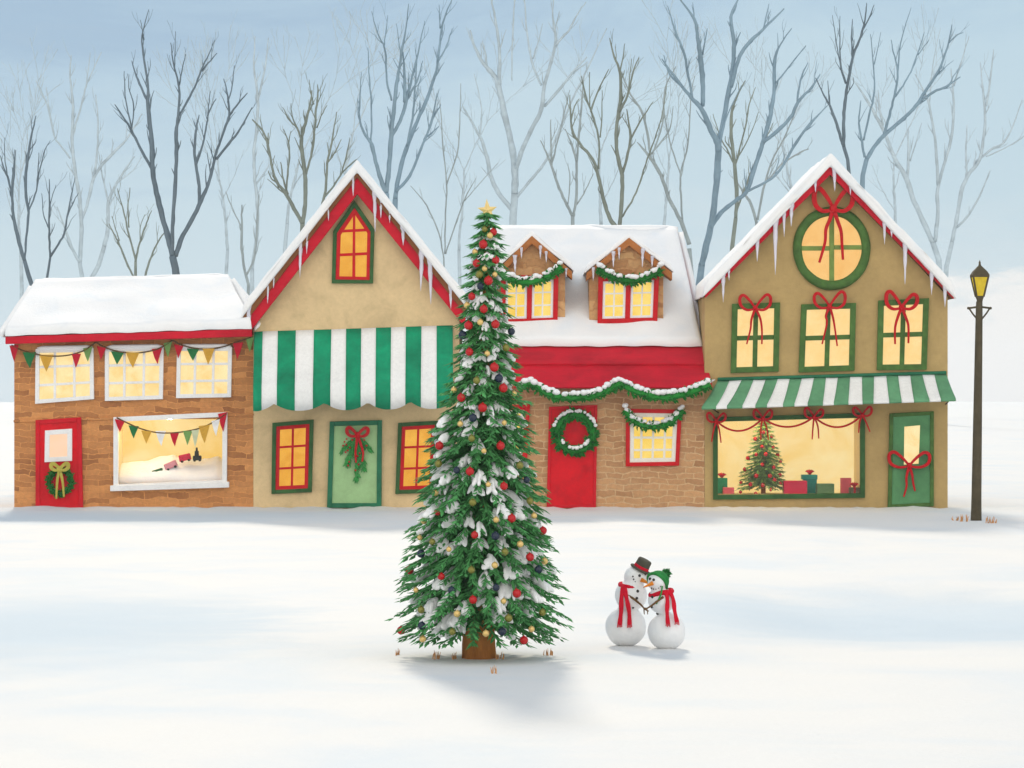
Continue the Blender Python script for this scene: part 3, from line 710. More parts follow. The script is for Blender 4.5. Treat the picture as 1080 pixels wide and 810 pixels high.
for (p0, p1, th) in ((410, 388.5, .045), (387, 366, .085)):  # two courses of red boards showing under the snow
    t0, t1 = tt(p0), tt(p1 - 4); a, b, c, d_ = roofx(t0, -.004), roofx(t0, 1.004), roofx(t1, 1.004), roofx(t1, -.004)
    vs = [a + n * .003, b + n * .003, c + n * .003, d_ + n * .003, a + n * th, b + n * th, c + n * .02, d_ + n * .02]
    mb.add(vs, [(0, 1, 2, 3), (4, 5, 6, 7), (0, 1, 5, 4), (1, 2, 6, 5), (2, 3, 7, 6), (3, 0, 4, 7)])
mb.build('roof_board', 'red_roof', h3r, bevel=.015)
mb = MB(); t0 = tt(368.5); a, b = roofx(t0, 0), roofx(t0, 1); lf = n * .075
snow_slab(mb, a + lf, b + lf, R1, R0, .15, 60, 26, (1, 1, 0, 1), rr=.15, amp=.035, wav=.06, seed=5)
snow_slab(mb, E1 + V((.02, .3, .1)), B1 + V((.02, -.2, .1)), R1, R1, .12, 14, 10, (1, 0, 0, 0), amp=.02)
snow_slab(mb, B0 + V((-.02, -.2, .1)), E0 + V((-.02, .3, .1)), R0, R0, .12, 14, 10, (1, 0, 0, 0), amp=.02)
snow_slab(mb, B1, B0, R0, R1, .15, 30, 10, (1, 0, 0, 0), amp=.03)
pts = [R0.lerp(R1, i / 20) + V((0, 0, .02 + .03 * noise.noise(V((i * .5, 4, 0))))) for i in range(21)]
mb.tube(pts, [.10] + [.14] * 19 + [.10], 10)
mb.build('roof_snow', 'snow', h3r, smooth=True)
yd = roofY(346) - .13
def dormer(wx0, wx1, L, A, Rr, wq, ic, seed):
    ps = lambda q: [(X(a, yd), Z(b, yd)) for a, b in q]
    yback = roofY(A[1]) + .5
    mb = MB(); mb.prism(ps([(wx0, 350), (wx1, 350), (wx1, Rr[1] - 6), (A[0], A[1] + 5), (wx0, L[1] - 4)]), yd, yback); d = mb.build('dormer', 'stone_tan', h3)
    yo = yd - .16
    mb = MB(); mb.prism(chev(L, A, Rr, (8, 8.5, 8), yo), yo + .02, yd + .5); mb.build('barge_board', 'brown_barge', d, bevel=.012)
    mb = MB(); chev_snow(mb, (L[0] - 2, L[1] - 7), (A[0], A[1] - 5), (Rr[0] + 2, Rr[1] - 7), 6.5, yo, yo + .05, yback, 14, 8, .02, seed); mb.build('dormer_snow', 'snow', d, smooth=True, bevel=.04, seg=3)
    mb = MB(); frame_bars(mb, wq, 5, yd - .09, yd, yd, (.5,), (), 5.2, yd - .085); mb.build('window_frame', 'red_frame', d, bevel=.008)
    w = wq[1][0] - wq[0][0]; h = wq[3][1] - wq[0][1]; mb = MB(); mp = MB()
    for u0, u1 in ((5 / w, .5 - 2.6 / w), (.5 + 2.6 / w, 1 - 5 / w)):
        q = [bil(wq, u0, 5 / h), bil(wq, u1, 5 / h), bil(wq, u1, 1 - 5 / h), bil(wq, u0, 1 - 5 / h)]
        frame_bars(mb, q, 2.6, yd - .06, yd, yd, (.5,), (1 / 3, 2 / 3), 1.6); qbox(mp, q, .04, .96, .04, .96, yd - .022, yd - .004, yd)
    mb.build('sash', 'white', d, bevel=.004); mp.build('pane', 'pane_gold', d)
    icicles(d, ic, yo + .0)
dormer(523, 596, (520, 289), (561, 248.5), (603.5, 286.5), [(528.5, 291), (589, 289.5), (588, 340), (528, 342)], [(543, 270, 20, 5), (550, 262, 12, 3.5), (570, 260, 14, 4), (576, 266, 12, 3.5), (597, 284, 10, 3)], 1.3)
dormer(621.5, 699.5, (618.5, 288), (663.5, 250.5), (709, 287.5), [(631, 292), (695, 290), (693, 340), (630, 341.5)], [(647, 266, 17, 4.5), (653, 262, 13, 3.5), (678, 263, 20, 4.5), (688, 271, 12, 4), (626, 283, 14, 4)], 6.1)
garland('garland', 'snow topped green garland swagged over the window of the dormer nearer the decorated tree', [(527, 286), (534, 292), (545, 296.5), (558, 297.5), (572, 294), (584, 288), (592, 281)], yd - .2, 6)
garland('garland', 'snow topped green garland swagged over the window of the dormer nearer the tall gabled shop', [(630, 282), (638, 288), (650, 294), (664, 296), (678, 294.5), (690, 289), (697, 284)], yd - .2, 6)
garland('garland', 'long snow topped garland in two swags along the red eave', [(546, 411), (552, 407), (560, 405), (567, 409), (578, 415), (592, 419), (608, 420), (624, 418), (638, 413), (648, 407), (655, 404.5), (663, 409), (676, 414.5), (690, 418), (704, 419), (720, 416), (735, 411), (749, 405)], ye - .12, 6.2, snow_r=.55)
dq = [(579, 429), (630, 427), (628.5, 535), (576.5, 536)]
mb = MB(); frame_bars(mb, dq, 3, -.06, 0, 0); d = mb.build('door', 'red', h3, bevel=.008)
mb = MB(); qbox(mb, dq, .04, .96, .02, .998, -.035, -.004, 0); mb.build('door_leaf', 'red_door', d)
wreath('wreath', 'round green wreath dusted with snow on the plain red door', (606.5, 456.5), -.10, 25, 12.5, True)
window(h3, [(660, 431), (719, 432), (716, 491), (660, 492)], 0, 4, 4, 4.5, 2.4, 'cream', 'pane_gold', 4.2, 'red_frame')
window(h3, [(520, 428), (559, 426.5), (556, 485), (520, 486)], 0, 3, 4, 4, 2.2, 'cream', 'pane_gold', 5.5, 'red_frame')
garland('garland', 'small snowy green garland draped across the ground floor window by the wreathed red door', [(659, 432), (664, 440), (672, 446), (682, 449.5), (694, 450), (706, 446), (714, 439), (720, 432)], -.13, 5.5)

# ================================================================== tall brown gabled shop
h4 = thing('gabled_shop', 'tall brown gabled shop with a round window and a lit Christmas display', 'shop', (X(875, 0), 0, 0))
h4['label'] = 'tall brown gabled shop with a round window above three bowed windows and lit display'
x0, x1 = X(743, 0) + .004, X(999.5, 0); dp = 3.2
hx0, hx1, hz0, hz1 = X(756, 0), X(908, 0), Z(521, 0), Z(440, 0)
mb = MB(); shell(mb, x0, x1, Z(313, 0), dp, [(hx0, hx1, hz0, hz1)], (X(874, 0), Z(179, 0))); mb.build('wall', 'plaster_brown', h4)
yr = -.32; L, A, Rr = (741, 300), (876, 161), (1009, 302)
mb = MB(); mb.prism(chev((743, 303), (876, 172), (1007, 305), (10, 11, 10), yr), yr + .115, dp + .15); h4r = mb.build('roof', 'brown', h4, bevel=.01)
mb = MB(); mb.prism(chev((744, 305), (876, 174), (1006.5, 306), (9.5, 10, 9.5), yr), yr + .075, yr + .11); mb.build('barge_board', 'red_roof', h4r, bevel=.008)
mb = MB(); chev_snow(mb, L, A, Rr, 14, yr, yr - .04, dp + .2, 24, 8, .025, seed=9); mb.build('roof_snow', 'snow', h4r, smooth=True, bevel=.05, seg=3)
icicles(h4r, [(880, 175, 28, 6), (860, 188, 16, 4.5), (897, 190, 17, 4.5), (835, 214, 26, 6), (827, 223, 28, 4.5), (818, 231, 60, 6.5), (799, 250, 27, 5.5), (768.5, 282, 15, 4), (763, 287, 33, 5.5), (933, 227, 32, 5.5),
              (940, 236, 16, 4.5), (955, 251, 50, 6.5), (983, 283, 29, 6), (997, 298, 27, 6)], yr + .03)
c = P(877, 262, 0); u = U(0)
mb = MB(); n = 48; vs = []; fs = []
ell = lambda a, r: V((c.x + math.cos(a) * r * u, 0, c.z + math.sin(a) * r * u * 1.08))
secs = [(40.5, 0), (41, -.05), (38.5, -.10), (34, -.11), (32, -.08), (31.5, 0)]
for i in range(n):
    a = 2 * math.pi * i / n
    for r, y in secs: q = ell(a, r + .5 * noise.noise(V((math.cos(a) * 3, math.sin(a) * 3, r)))); q.y = y; vs.append(q)
k = len(secs)
for i in range(n):
    for j in range(k - 1): fs.append((i * k + j, i * k + j + 1, ((i + 1) % n) * k + j + 1, ((i + 1) % n) * k + j))
mb.add(vs, fs); rw = mb.build('round_window', 'green_frame', h4, smooth=True)
mb = MB(); mb.box(c.x - 2.6 * u, c.x + 2.6 * u, -.05, -.004, c.z - 33 * u * 1.08, c.z + 33 * u * 1.08)
mb.box(c.x - 32 * u, c.x - 2.7 * u, -.048, -.004, c.z - 2.4 * u, c.z + 2.4 * u); mb.box(c.x + 2.7 * u, c.x + 32 * u, -.048, -.004, c.z - 1.4 * u, c.z + 3.4 * u); mb.build('muntin', 'green_mull', rw, bevel=.008)
mb = MB(); mb.prism([(ell(2 * math.pi * i / 40, 32.5).x, ell(2 * math.pi * i / 40, 32.5).z) for i in range(40)], -.02, -.004); mb.build('pane', 'pane_orange', rw)
W4 = [[(772, 320.5), (822.5, 319), (821, 392), (770.5, 393.5)], [(845, 321), (902.5, 319.5), (901, 391), (842, 393)], [(926, 317), (979.5, 314.5), (977, 390), (924.5, 390.5)]]
for q in W4: window(h4, q, 0, 2, 2, 6, 5, 'green_frame', 'pane_warm')
ed = [757 + i * (998 - 757) / 19 for i in range(20)]; ed2 = [740 + i * (1007 - 740) / 19 + 1.5 * math.sin(i * 2.3) for i in range(20)]; ed2[0] = 740; ed2[-1] = 1008
aw = awning(h4, (401, 394), (429, 420), -.02, -.75, ed, ed2, 0, lambda u, a: 3.2, ('awn_green2', 'awn_white'), .03)
mb = MB(); a, b = P(757, 400, -.03), P(998, 393, -.03); mb.tube([a, a.lerp(b, .5), b], .035, 8); mb.build('awning_rail', 'green_trim', aw, smooth=True)
q = [(752, 440), (912, 435.5), (912, 525), (752, 527)]
sw = shop_window(h4, q, 5, 'green_dark', .06, 1.3)
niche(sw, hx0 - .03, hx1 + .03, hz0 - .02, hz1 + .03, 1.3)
dq = [(938, 436), (984.5, 433.5), (984.5, 534), (936, 536)]
mb = MB(); frame_bars(mb, dq, 4, -.07, 0, 0); d = mb.build('door', 'green_frame', h4, bevel=.01)
mb = MB(); qbox(mb, dq, .06, .94, .03, .998, -.045, -.004, 0); mb.build('door_leaf', 'green_door', d)
mb = MB(); qbox(mb, [(953.5, 450), (970, 448.5), (968.5, 489), (953, 490)], 0, 1, 0, 1, -.053, -.046, 0); mb.build('pane', 'pane_pale', d)
bow('ribbon_bow', 'red ribbon bow on top of the round gable window', (879, 220), -.15, 20, 21, [[(-4, 12), (-8, 22), (-9, 36), (-15, 57)], [(4, 12), (8, 24), (9, 38), (10, 54)]], 4.2)
for q, lab, cx, cy, t in ((0, 'thin red bow on the upper window above the little indoor tree', 796.5, 325, [[(-4, 12), (-5, 22), (-9, 38)], [(5, 10), (7, 22), (7, 38)]]),
                          (1, 'thin red bow on the middle upper window below the round window', 875, 323, [[(-4, 10), (-3, 18), (-8, 40)], [(3, 10), (5, 20), (8, 42)]]),
                          (2, 'red bow on the upper window above the green shop door', 951, 324, [[(-4, 10), (-7, 22), (-7, 39)], [(4, 10), (7, 20), (7, 38)]])):
    bow('ribbon_bow', lab, (cx, cy), -.12, 16, 16, t, 3.2 if q == 2 else 2.6, group='bows on the upper windows')
bow('ribbon_bow', 'dark red bow on the green shop door', (959, 491), -.11, 21, 14, [[(-3, 12), (-3, 22), (-6, 33)], [(3, 10), (4, 18), (6, 27)]], 2.8)
kn = [(755.5, 444), (804.5, 441), (858.5, 439.5), (909.5, 437.5)]
for (cx, cy), lab, t in zip(kn, ('red bow on the corner of the shop window beside the tan brick house', 'red bow on the shop window directly over the tip of the indoor tree',
                                'red bow on the shop window above the teal gift box', 'red bow on the corner of the shop window nearest the green door'),
                           ([[(-3, 10), (-5, 22)], [(3, 9), (5, 23)]], [[(-2, 10), (-2, 23)], [(4, 10), (6, 23)]], [[(-1, 10), (-2, 24)], [(4, 10), (5, 23)]], [[(-3, 8), (-4, 19)], [(4, 8), (8, 18)]])):
    bow('ribbon_bow', lab, (cx, cy), -.12, 9.5, 9, t, 2.0, group='bows along the shop window')
sg = thing('ribbon_swag', 'thin red ribbon looped in three swags across the shop window of the tall shop', 'ribbon', P(832, 450, -.1))
for (a, b), dpn in zip(zip(kn, kn[1:]), (12, 10, 12)):
    mb = MB(); pts = smoothpts([P(a[0] + (b[0] - a[0]) * t, a[1] + (b[1] - a[1]) * t + dpn * 4 * t * (1 - t), -.095) for t in [i / 8 for i in range(9)]], 3)
    mb.ribbon(pts, 2.0 * U(0), .03); mb.build('ribbon', 'ribbon', sg)

# ------------------------------------------------------------------ gifts and the little tree in the shop window
def gift(label, px0, px1, pt, y, mat, rmat=None, topbow=False, lid=False, dep=None):
    zb = hz0 - .012; zt = Z(pt, y); a, b = X(px0, y), X(px1, y); w = b - a; dep = dep or w * .8
    root = thing('gift_box', label, 'gift', ((a + b) / 2, y, zb), 'presents in the shop window')
    mb = MB(); mb.box(a, b, y - dep / 2, y + dep / 2, zb, zt); mb.build('box', mat, root, bevel=.012)
    if lid:
        mb = MB(); mb.box(a - .035, b + .012, y - dep / 2 - .02, y + dep / 2 + .02, zt - .09, zt + .008); mb.build('lid', mat, root, bevel=.012); zt += .008
    if rmat:
        mb = MB(); cx = (a + b) / 2; mb.box(cx - .022, cx + .022, y - dep / 2 - .006, y + dep / 2 + .006, zb + .003, zt + .006); mb.build('ribbon', rmat, root, bevel=.003)
    if topbow:
        mb = MB(); cx = (a + b) / 2
        for i in range(7):
            w_ = -1.2 + .4 * i; mb.tube(smoothpts([(cx, y, zt), (cx + .5 * .1 * math.sin(w_), y - .02, zt + .06), (cx + .1 * math.sin(w_), y - .01 + .02 * (i % 2), zt + .11 * math.cos(w_ * .8))], 3), [.018] * 4 + [.016, .012, .006], 6)
        mb.build('bow', 'ribbon', root, smooth=True)
gift('tall green gift box with red bow standing against the window frame', 755.5, 767, 504, .62, 'gift_green', None, True)
gift('small pink gift box beside the tall green one', 762.5, 774, 514, .40, 'gift_pink')
gift('wide red gift box next to the indoor tree', 826, 850.5, 507, .45, 'gift_red', None, dep=.35)
gift('teal gift box with a lid and red bow behind the wide red box', 847, 861, 501, .78, 'gift_teal', None, True, True)
gift('wide olive green gift box beside the teal one', 861, 879, 510, .5, 'gift_olive', dep=.35)
gift('tall pink gift box standing apart from the tree', 886.5, 897.5, 504, .65, 'gift_pink')
gift('small grey gift box with red ribbon and bow', 895.5, 906.5, 514, .38, 'gift_grey', 'ribbon', True)

def fir(root, y, axis, outline, step, nb, bl, bw, zbase, needles, droop=.55, dens=1.0, snow=None):
    u = U(y)
    def hw(py):
        for (a, wa), (b, wb) in zip(outline, outline[1:]):
            if a <= py <= b: return wa + (wb - wa) * (py - a) / (b - a)
        return outline[-1][1]
    fo = MB(); sn = MB(); py = outline[0][0] + step * .4; last = outline[-1][0]; li = 0
    while py < last:
        rw = hw(py) * u; n = max(5, int(nb[0] + nb[1] * rw / (outline[-1][1] * u))); ph0 = rnd(0, 6.28)
        for i in range(n):
            ph = ph0 + 2 * math.pi * (i + rnd(-.3, .3)) / n; L = rw * rnd(.80, 1.10)
            drop = L * droop * rnd(.8, 1.15)
            tip = P(axis(py), py + rnd(-.5, .5) * step, y); d = V((math.cos(ph), math.sin(ph), 0))
            st = P(axis(py), py, y) + V((0, 0, drop)); pts = []
            side = V((-d.y, d.x, 0)) * rnd(-.10, .10) * L
            K = 7
            for k in range(K):
                t = k / (K - 1); pts.append(st + d * L * t + side * t * t + V((0, 0, -drop * (.75 * t + .25 * t * t) + .10 * L * t ** 4)))
            fo.tube(pts, [max(.004, .018 * (1 - t / (K - 1) * .8)) for t in range(K)], 4)
            m = max(4, int(L / bl * 3.2 * dens)); right = V((-d.y, d.x, 0))
            for j in range(m):
                t = .12 + .88 * (j + rnd(0, 1)) / m; f = t * (K - 1); a = pts[int(min(f, K - 2))].lerp(pts[int(min(f, K - 2)) + 1], f - int(min(f, K - 2)))
                td = (pts[min(int(f) + 1, K - 1)] - pts[max(int(f) - 1, 0)]).normalized()
                for s in (-1, 1):
                    dd = td * rnd(.7, 1.2) + right * s * rnd(.35, 1.0) + V((0, 0, rnd(-.45, .15)))
                    fo.blade(a + V((rnd(-.01, .01), rnd(-.01, .01), rnd(-.015, .015))), dd, bl * rnd(.7, 1.25) * (1.15 - .35 * t), bw * rnd(.7, 1.3), V((rnd(-.5, .5), rnd(-.5, .5), 1)))
            for _ in range(2): fo.blade(pts[-2], (pts[-1] - pts[-2]).normalized() + V((rnd(-.2, .2), rnd(-.2, .2), rnd(-.1, .2))), bl * rnd(.9, 1.3), bw * 1.1, V((0, 0, 1)))
            right0 = V((-d.y, d.x, 0))
            if snow and rnd(0, 1) < snow * 1.15 and py > 252:
                t0 = rnd(.38, .68); t1 = min(.98, t0 + rnd(.20, .38)); q = []; rr = []
                for k in range(7):
                    f = (t0 + (t1 - t0) * k / 6) * (K - 1); ii = int(min(f, K - 2)); c = pts[ii].lerp(pts[ii + 1], f - ii)
                    q.append(c + V((rnd(-.006, .006), rnd(-.006, .006), .045 + .012 * math.sin(k)))); rr.append(max(.006, min(.046, .020 + .040 * rw) * math.sin(math.pi * (k + .35) / 6.9) ** .6 * rnd(.85, 1.15)))
                sn.tube(q, rr, 9, flat=.55, jit=.10)
                for sd in (-1, 1):
                    if rnd(0, 1) < .75:
                        j0 = random.choice((1, 2, 3)); e = q[min(6, j0 + 3)] + right0 * sd * rnd(.5, .95) * rr[3] * 2.2 + V((0, 0, -rnd(.005, .03)))
                        fq = [q[j0], q[j0].lerp(e, .35) + V((0, 0, .008)), q[j0].lerp(e, .7) + V((0, 0, .004)), e]
                        sn.tube(smoothpts(fq, 2), [rr[j0] * .8, rr[j0] * .85, rr[j0] * .8, rr[j0] * .75, rr[j0] * .62, rr[j0] * .45, .006], 8, flat=.6, jit=.10)
        py += step * rnd(.9, 1.1); li += 1
    f = fo.build('foliage', needles, root, recalc=False)
    if sn.v: sn.build('snow', 'snow_bough', root, smooth=True)['kind'] = 'stuff'
    return hw
st_ = thing('christmas_tree', 'little green indoor tree with red baubles standing in the lit shop window', 'christmas tree', (X(805, .72), .72, hz0 - .012))
fir(st_, .72, lambda py: 806 - (py - 440) * .012, [(441, 2), (452, 7), (470, 13), (490, 19), (508, 24), (519, 27)], 4.4, (6, 9), .11, .03, 0, 'needles_small', .45, .8)
mb = MB(); mb.tube([(X(805, .72), .72, hz0 - .012), (X(805.5, .72), .72, Z(480, .72)), (X(806, .72), .72, Z(442, .72))], [.05, .035, .008], 8); mb.build('trunk', 'trunk', st_, smooth=True)
IB = [(805, 456), (814, 460), (796.5, 463), (803.5, 471), (815.5, 472), (797.5, 479.5), (807.5, 479), (788.5, 483), (820, 480), (823, 487), (804, 490), (816, 493), (785.5, 495), (797.5, 502), (812, 502), (822.5, 501), (781.5, 509), (791.5, 511), (817, 506), (804.5, 512), (813, 516.5), (781, 519), (797, 520.5), (823, 510)]
OW = ['topmost', 'second', 'third', 'fourth', 'fifth', 'sixth', 'seventh', 'eighth', 'ninth', 'tenth', 'eleventh', 'twelfth', 'thirteenth', 'fourteenth', 'fifteenth', 'sixteenth', 'seventeenth', 'eighteenth', 'nineteenth',
      'twentieth', 'twenty first', 'twenty second', 'twenty third', 'twenty fourth', 'twenty fifth', 'twenty sixth', 'twenty seventh', 'twenty eighth', 'twenty ninth', 'thirtieth', 'thirty first', 'thirty second', 'thirty third', 'thirty fourth']
def baublemesh(r):
    mb = MB(); pr = [(max(.0005, r * math.sin(math.pi * i / 12)), -r * math.cos(math.pi * i / 12)) for i in range(12)] + [(r * .2, r * .98), (r * .19, r * 1.1), (r * .05, r * 1.12), (r * .04, r * 1.3)]
    mb.lathe(pr, (0, 0, 0), 18); return mb
def baubles(lst, mat, r, word, where, y, axis, hw, group, cat='bauble', off=.0, name='bauble'):
    src = None; lst = sorted(lst, key=lambda a: a[1]); u = U(y)
    for i, (px, py) in enumerate(lst):
        w = hw(py) * u; lim = hw(py) * .99 + 1; px = axis(py) + max(-lim, min(lim, px - axis(py))); dx = (px - axis(py)) * u; dy = math.sqrt(max(0, (w * .93) ** 2 - dx * dx)) if abs(dx) < w * .93 else 0
        yy = y - dy - off
        p = P(px, py, yy)
        if src is None: o = src = baublemesh(r).build(name, mat, None, smooth=True)
        else: o = src.copy(); COL.objects.link(o)
        o.location = p; s = rnd(.85, 1.12); o.scale = (s, s, s); o.rotation_euler = (rnd(-.1, .1), rnd(-.15, .15), 0)
        tag(o, f'{word} bauble on {where}, {OW[i]} {word} one counting down' if i else f'{word} bauble on {where}, topmost of the {word} ones', cat, group)
baubles(IB, 'b_red', .040, 'tiny red', 'the indoor tree', .72, lambda py: 806 - (py - 440) * .012, lambda py: 2 + (py - 441) * .33, 'red baubles on the indoor tree', off=.07)

# ================================================================== the big decorated fir
TY = GY(694); ax = lambda py: 514 - (py - 225) * .0185
OL = [(222, 2), (240, 7), (256, 12), (275, 16), (300, 20), (325, 23), (350, 27), (375, 31), (400, 36), (425, 42), (450, 48), (475, 55), (500, 61), (530, 66), (560, 72), (600, 79), (630, 84), (655, 90), (672, 88), (689, 74)]
bx = X(505, TY); bz = gz(bx, TY)
ft = thing('christmas_tree', 'big snow dusted fir hung with baubles and a gold star in front of the houses', 'christmas tree', (bx, TY, bz))
hwb = fir(ft, TY, ax, OL, 10.5, (9, 12), .105, .027, 0, 'needles', .62, 1.0, snow=.40)
mb = MB(); u = U(TY); pts = [V((bx, TY, bz - .08)), V((bx, TY, bz + .12)), P(505, 655, TY), P(508, 500, TY), P(512, 330, TY), P(514, 226, TY)]
mb.tube(pts, [18.5 * u, 17.8 * u, 16 * u, 8 * u, 4 * u, 1 * u], 18, jit=.04); mb.build('trunk', 'trunk', ft, smooth=True)
star = MB(); c = P(514, 222, TY); n = 10; pts = []
for i in range(10):
    a = math.pi / 2 + 2 * math.pi * i / 10 + .06; r = (12.2 if i == 0 else 11 if i % 2 == 0 else 4.7) * u; pts.append(V((c.x + math.cos(a) * r, TY, c.z + math.sin(a) * r)))
vs = pts + [V((c.x, TY - .035, c.z)), V((c.x, TY + .035, c.z))]
star.add(vs, [(i, (i + 1) % 10, 10) for i in range(10)] + [((i + 1) % 10, i, 11) for i in range(10)])
so = thing('star_topper', 'gold five pointed star on top of the big decorated fir', 'star', c)
star.build('star', 'star', so); mb = MB(); mb.tube([c + V((0, 0.01, -.03)), c + V((0, .01, -.14))], [.012, .02], 8); mb.build('socket', 'star', so, smooth=True)
za = lambda L: [(x / 3.24 + 400, y / 3.24 + 200) for x, y in L]; zb_ = lambda L: [(x / 2.793 + 380, y / 2.793 + 430) for x, y in L]
RED = za([(390, 145), (355, 187), (398, 241), (332, 252), (373, 311), (316, 365), (357, 408), (305, 464), (397, 460), (308, 555), (393, 607), (424, 678), (280, 711), (353, 745)]) + zb_([(233, 112), (413, 112), (323, 188), (423, 231), (228, 307), (446, 326), (538, 362), (337, 375), (500, 440), (145, 478), (238, 497), (332, 566), (461, 547), (120, 656), (482, 685)])
NAVY = za([(346, 330), (285, 497), (476, 485), (409, 645), (320, 780)]) + zb_([(284, 184), (490, 213), (398, 378), (179, 430), (525, 477), (269, 538), (181, 642), (418, 660), (400, 530)])
GOLD = za([(378, 157), (327, 212), (360, 270), (395, 290), (300, 395), (345, 453), (369, 560), (255, 684), (461, 697), (427, 797), (277, 800)]) + zb_([(364, 127), (377, 226), (400, 330), (187, 333), (222, 250), (175, 383), (261, 417), (471, 402), (543, 452), (396, 464), (164, 537), (422, 570), (285, 607), (184, 681), (504, 652), (370, 665), (512, 318)])
OLIVE = za([(360, 135), (342, 290), (433, 540), (333, 652)]) + zb_([(328, 90), (230, 165), (331, 279), (470, 170), (500, 275), (212, 395), (426, 425), (327, 478), (179, 595), (271, 660), (537, 603), (437, 620)])
for L, m_, r, w in ((RED, 'b_red', .036, 'red'), (NAVY, 'b_navy', .034, 'dark navy'), (GOLD, 'b_gold', .027, 'pale gold'), (OLIVE, 'b_olive', .031, 'olive')):
    baubles(L, m_, r, w, 'the big fir', TY, ax, hwb, w + ' baubles on the big fir', off=.06)

# ================================================================== two snowmen
def snowman(label, balls, base_px, seedy):
    """balls: (px, py, r px) from the bottom up; one lathed skin along the leaning spine"""
    y = GY(base_px[1] - 1); u = U(y); cs = [(P(a, b, y), r * u) for a, b, r in balls]
    g = gz(cs[0][0].x, y)
    root = thing('snowman', label, 'snowman', (cs[0][0].x, y, g))
    mb = MB(); rings = 46; n = 40; vs = []; fs = []
    zlo = cs[0][0].z - cs[0][1]; zhi = cs[2][0].z + cs[2][1]
    for i in range(rings + 1):
        t = i / rings; z = zlo + (zhi - zlo) * (.5 - .5 * math.cos(math.pi * t))
        acc = 0; wsum = 0; cx = 0
        for c, r in cs:
            d = r * r - (z - c.z) ** 2
            rr = math.sqrt(d) if d > 0 else 0
            acc += rr ** 7; w = max(1e-6, rr) ** 7; cx += w * c.x; wsum += w
        rr = max(.004, acc ** (1 / 7)); cx = cx / wsum
        if rr < .02 and t > .5: cx = cs[2][0].x
        for j in range(n):
            a = 2 * math.pi * j / n; q = V((cx + rr * math.cos(a), y + rr * math.sin(a), z)); k = 1 + .045 * noise.noise(q * 6 + V((seedy, 0, 0))) + .022 * noise.noise(q * 17) + .01 * noise.noise(q * 45)
            vs.append(V((cx + rr * k * math.cos(a), y + rr * k * math.sin(a), z)))
    for i in range(rings):
        for j in range(n): fs.append((i * n + j, i * n + (j + 1) % n, (i + 1) * n + (j + 1) % n, (i + 1) * n + j))
    fs += [tuple(range(n)), tuple(range(rings * n, (rings + 1) * n))]; mb.add(vs, fs)
    mb.build('body', 'snow', root, smooth=True)
    def front(px, py, i, out=.0):                    # point on the viewer's side of ball i
        c, r = cs[i]; q = P(px, py, y); d = r * r - (q.x - c.x) ** 2 - (q.z - c.z) ** 2
        dy = math.sqrt(d) if d > 0 else .0
        return P(px, py, y - dy - out)
    return root, y, u, cs, front
def sphere_part(root, name, mat, p, r):
    mb = MB(); mb.ball(p, r, 10, 8, jit=.05); return mb.build(name, mat, root, smooth=True)
def face(root, front, eyes, mouth, nose, y):
    for e in eyes: sphere_part(root, 'eye', 'coal', front(*e, 2), .013)
    for e in mouth: sphere_part(root, 'mouth_pebble', 'coal', front(*e, 2), .0075)
    a, b = nose; mb = MB(); k = 7; pts = [a.lerp(b, i / (k - 1)) for i in range(k)]; mb.tube(pts, [.020 * (1 - .82 * i / (k - 1)) for i in range(k)], 10, jit=.06); mb.build('nose', 'carrot', root, smooth=True)
def scarf(root, y, u, neck, tails):
    mb = MB(); c, rx, ry, lift = neck; pts = []
    for i in range(29):
        a = 2 * math.pi * i / 28; pts.append(V((c.x + rx * math.cos(a), c.y + ry * math.sin(a), c.z + lift * math.cos(a) + .006 * math.sin(3 * a))))
    mb.tube(pts, .023, 10, flat=1.1); mb.build('scarf', 'scarf', root, smooth=True)
    sc = root.children[-1] if False else [o for o in root.children if o.name.startswith('scarf')][0]
    for pts_, w in tails:
        mb = MB(); q = smoothpts(pts_, 5); mb.ribbon(q, [w * u * (1 + .12 * math.sin(i)) for i in range(len(q))], .022); 
        e = q[-1]
        for k in (-.4, -.13, .13, .4): mb.tube([e + V((k * w * u, 0, .012)), e + V((k * w * u * 1.25, -.004, -.022 + rnd(-.008, .008)))], .0055, 5)
        mb.build('scarf_end', 'scarf', sc, bevel=.006)
def arm(root, pts, w, fingers):
    mb = MB(); q = smoothpts(pts, 5); mb.tube(q, [w * (1 - .45 * i / (len(q) - 1)) for i in range(len(q))], 7, jit=.12)
    for a in fingers: mb.tube(smoothpts([q[-2]] + a, 3), [w * .5, w * .5, w * .45] + [w * .3] * 10 if False else [w * (.55 - .25 * i / (3 * len(a))) for i in range(3 * len(a) + 1)], 6)
    mb.build('arm', 'twig', root, smooth=True)
ra, ya, ua, ca, fa = snowman('taller snowman wearing a grey brimmed hat and red scarf beside the fir', [(660, 661, 21.5), (665.5, 628, 17.2), (670.5, 608.5, 12.2)], (660, 683), 3)
rb, yb, ub, cbb, fb = snowman('shorter snowman wearing a green bobble hat and red scarf', [(703.2, 666, 20), (697.5, 633, 14.2), (693.5, 614, 10.6)], (703, 686), 9)
Pa = lambda px, py, o: P(px, py, ya - o); Pb = lambda px, py, o: P(px, py, yb - o)
face(ra, fa, [(674.5, 607), (680.3, 605.5)], [(667.5, 608), (668.3, 611), (670, 613.5), (672.3, 615.2), (674.8, 615.8)], (Pa(676, 611.5, .10), Pa(689, 617, .06)), ya)
face(rb, fb, [(689.5, 611.5), (685.6, 610.5)], [(696.5, 618.3), (694.5, 620), (692, 621.2), (689.4, 621.2), (687.2, 620.3)], (Pb(688.5, 615, .085), Pb(678.5, 619.5, .10)), yb)
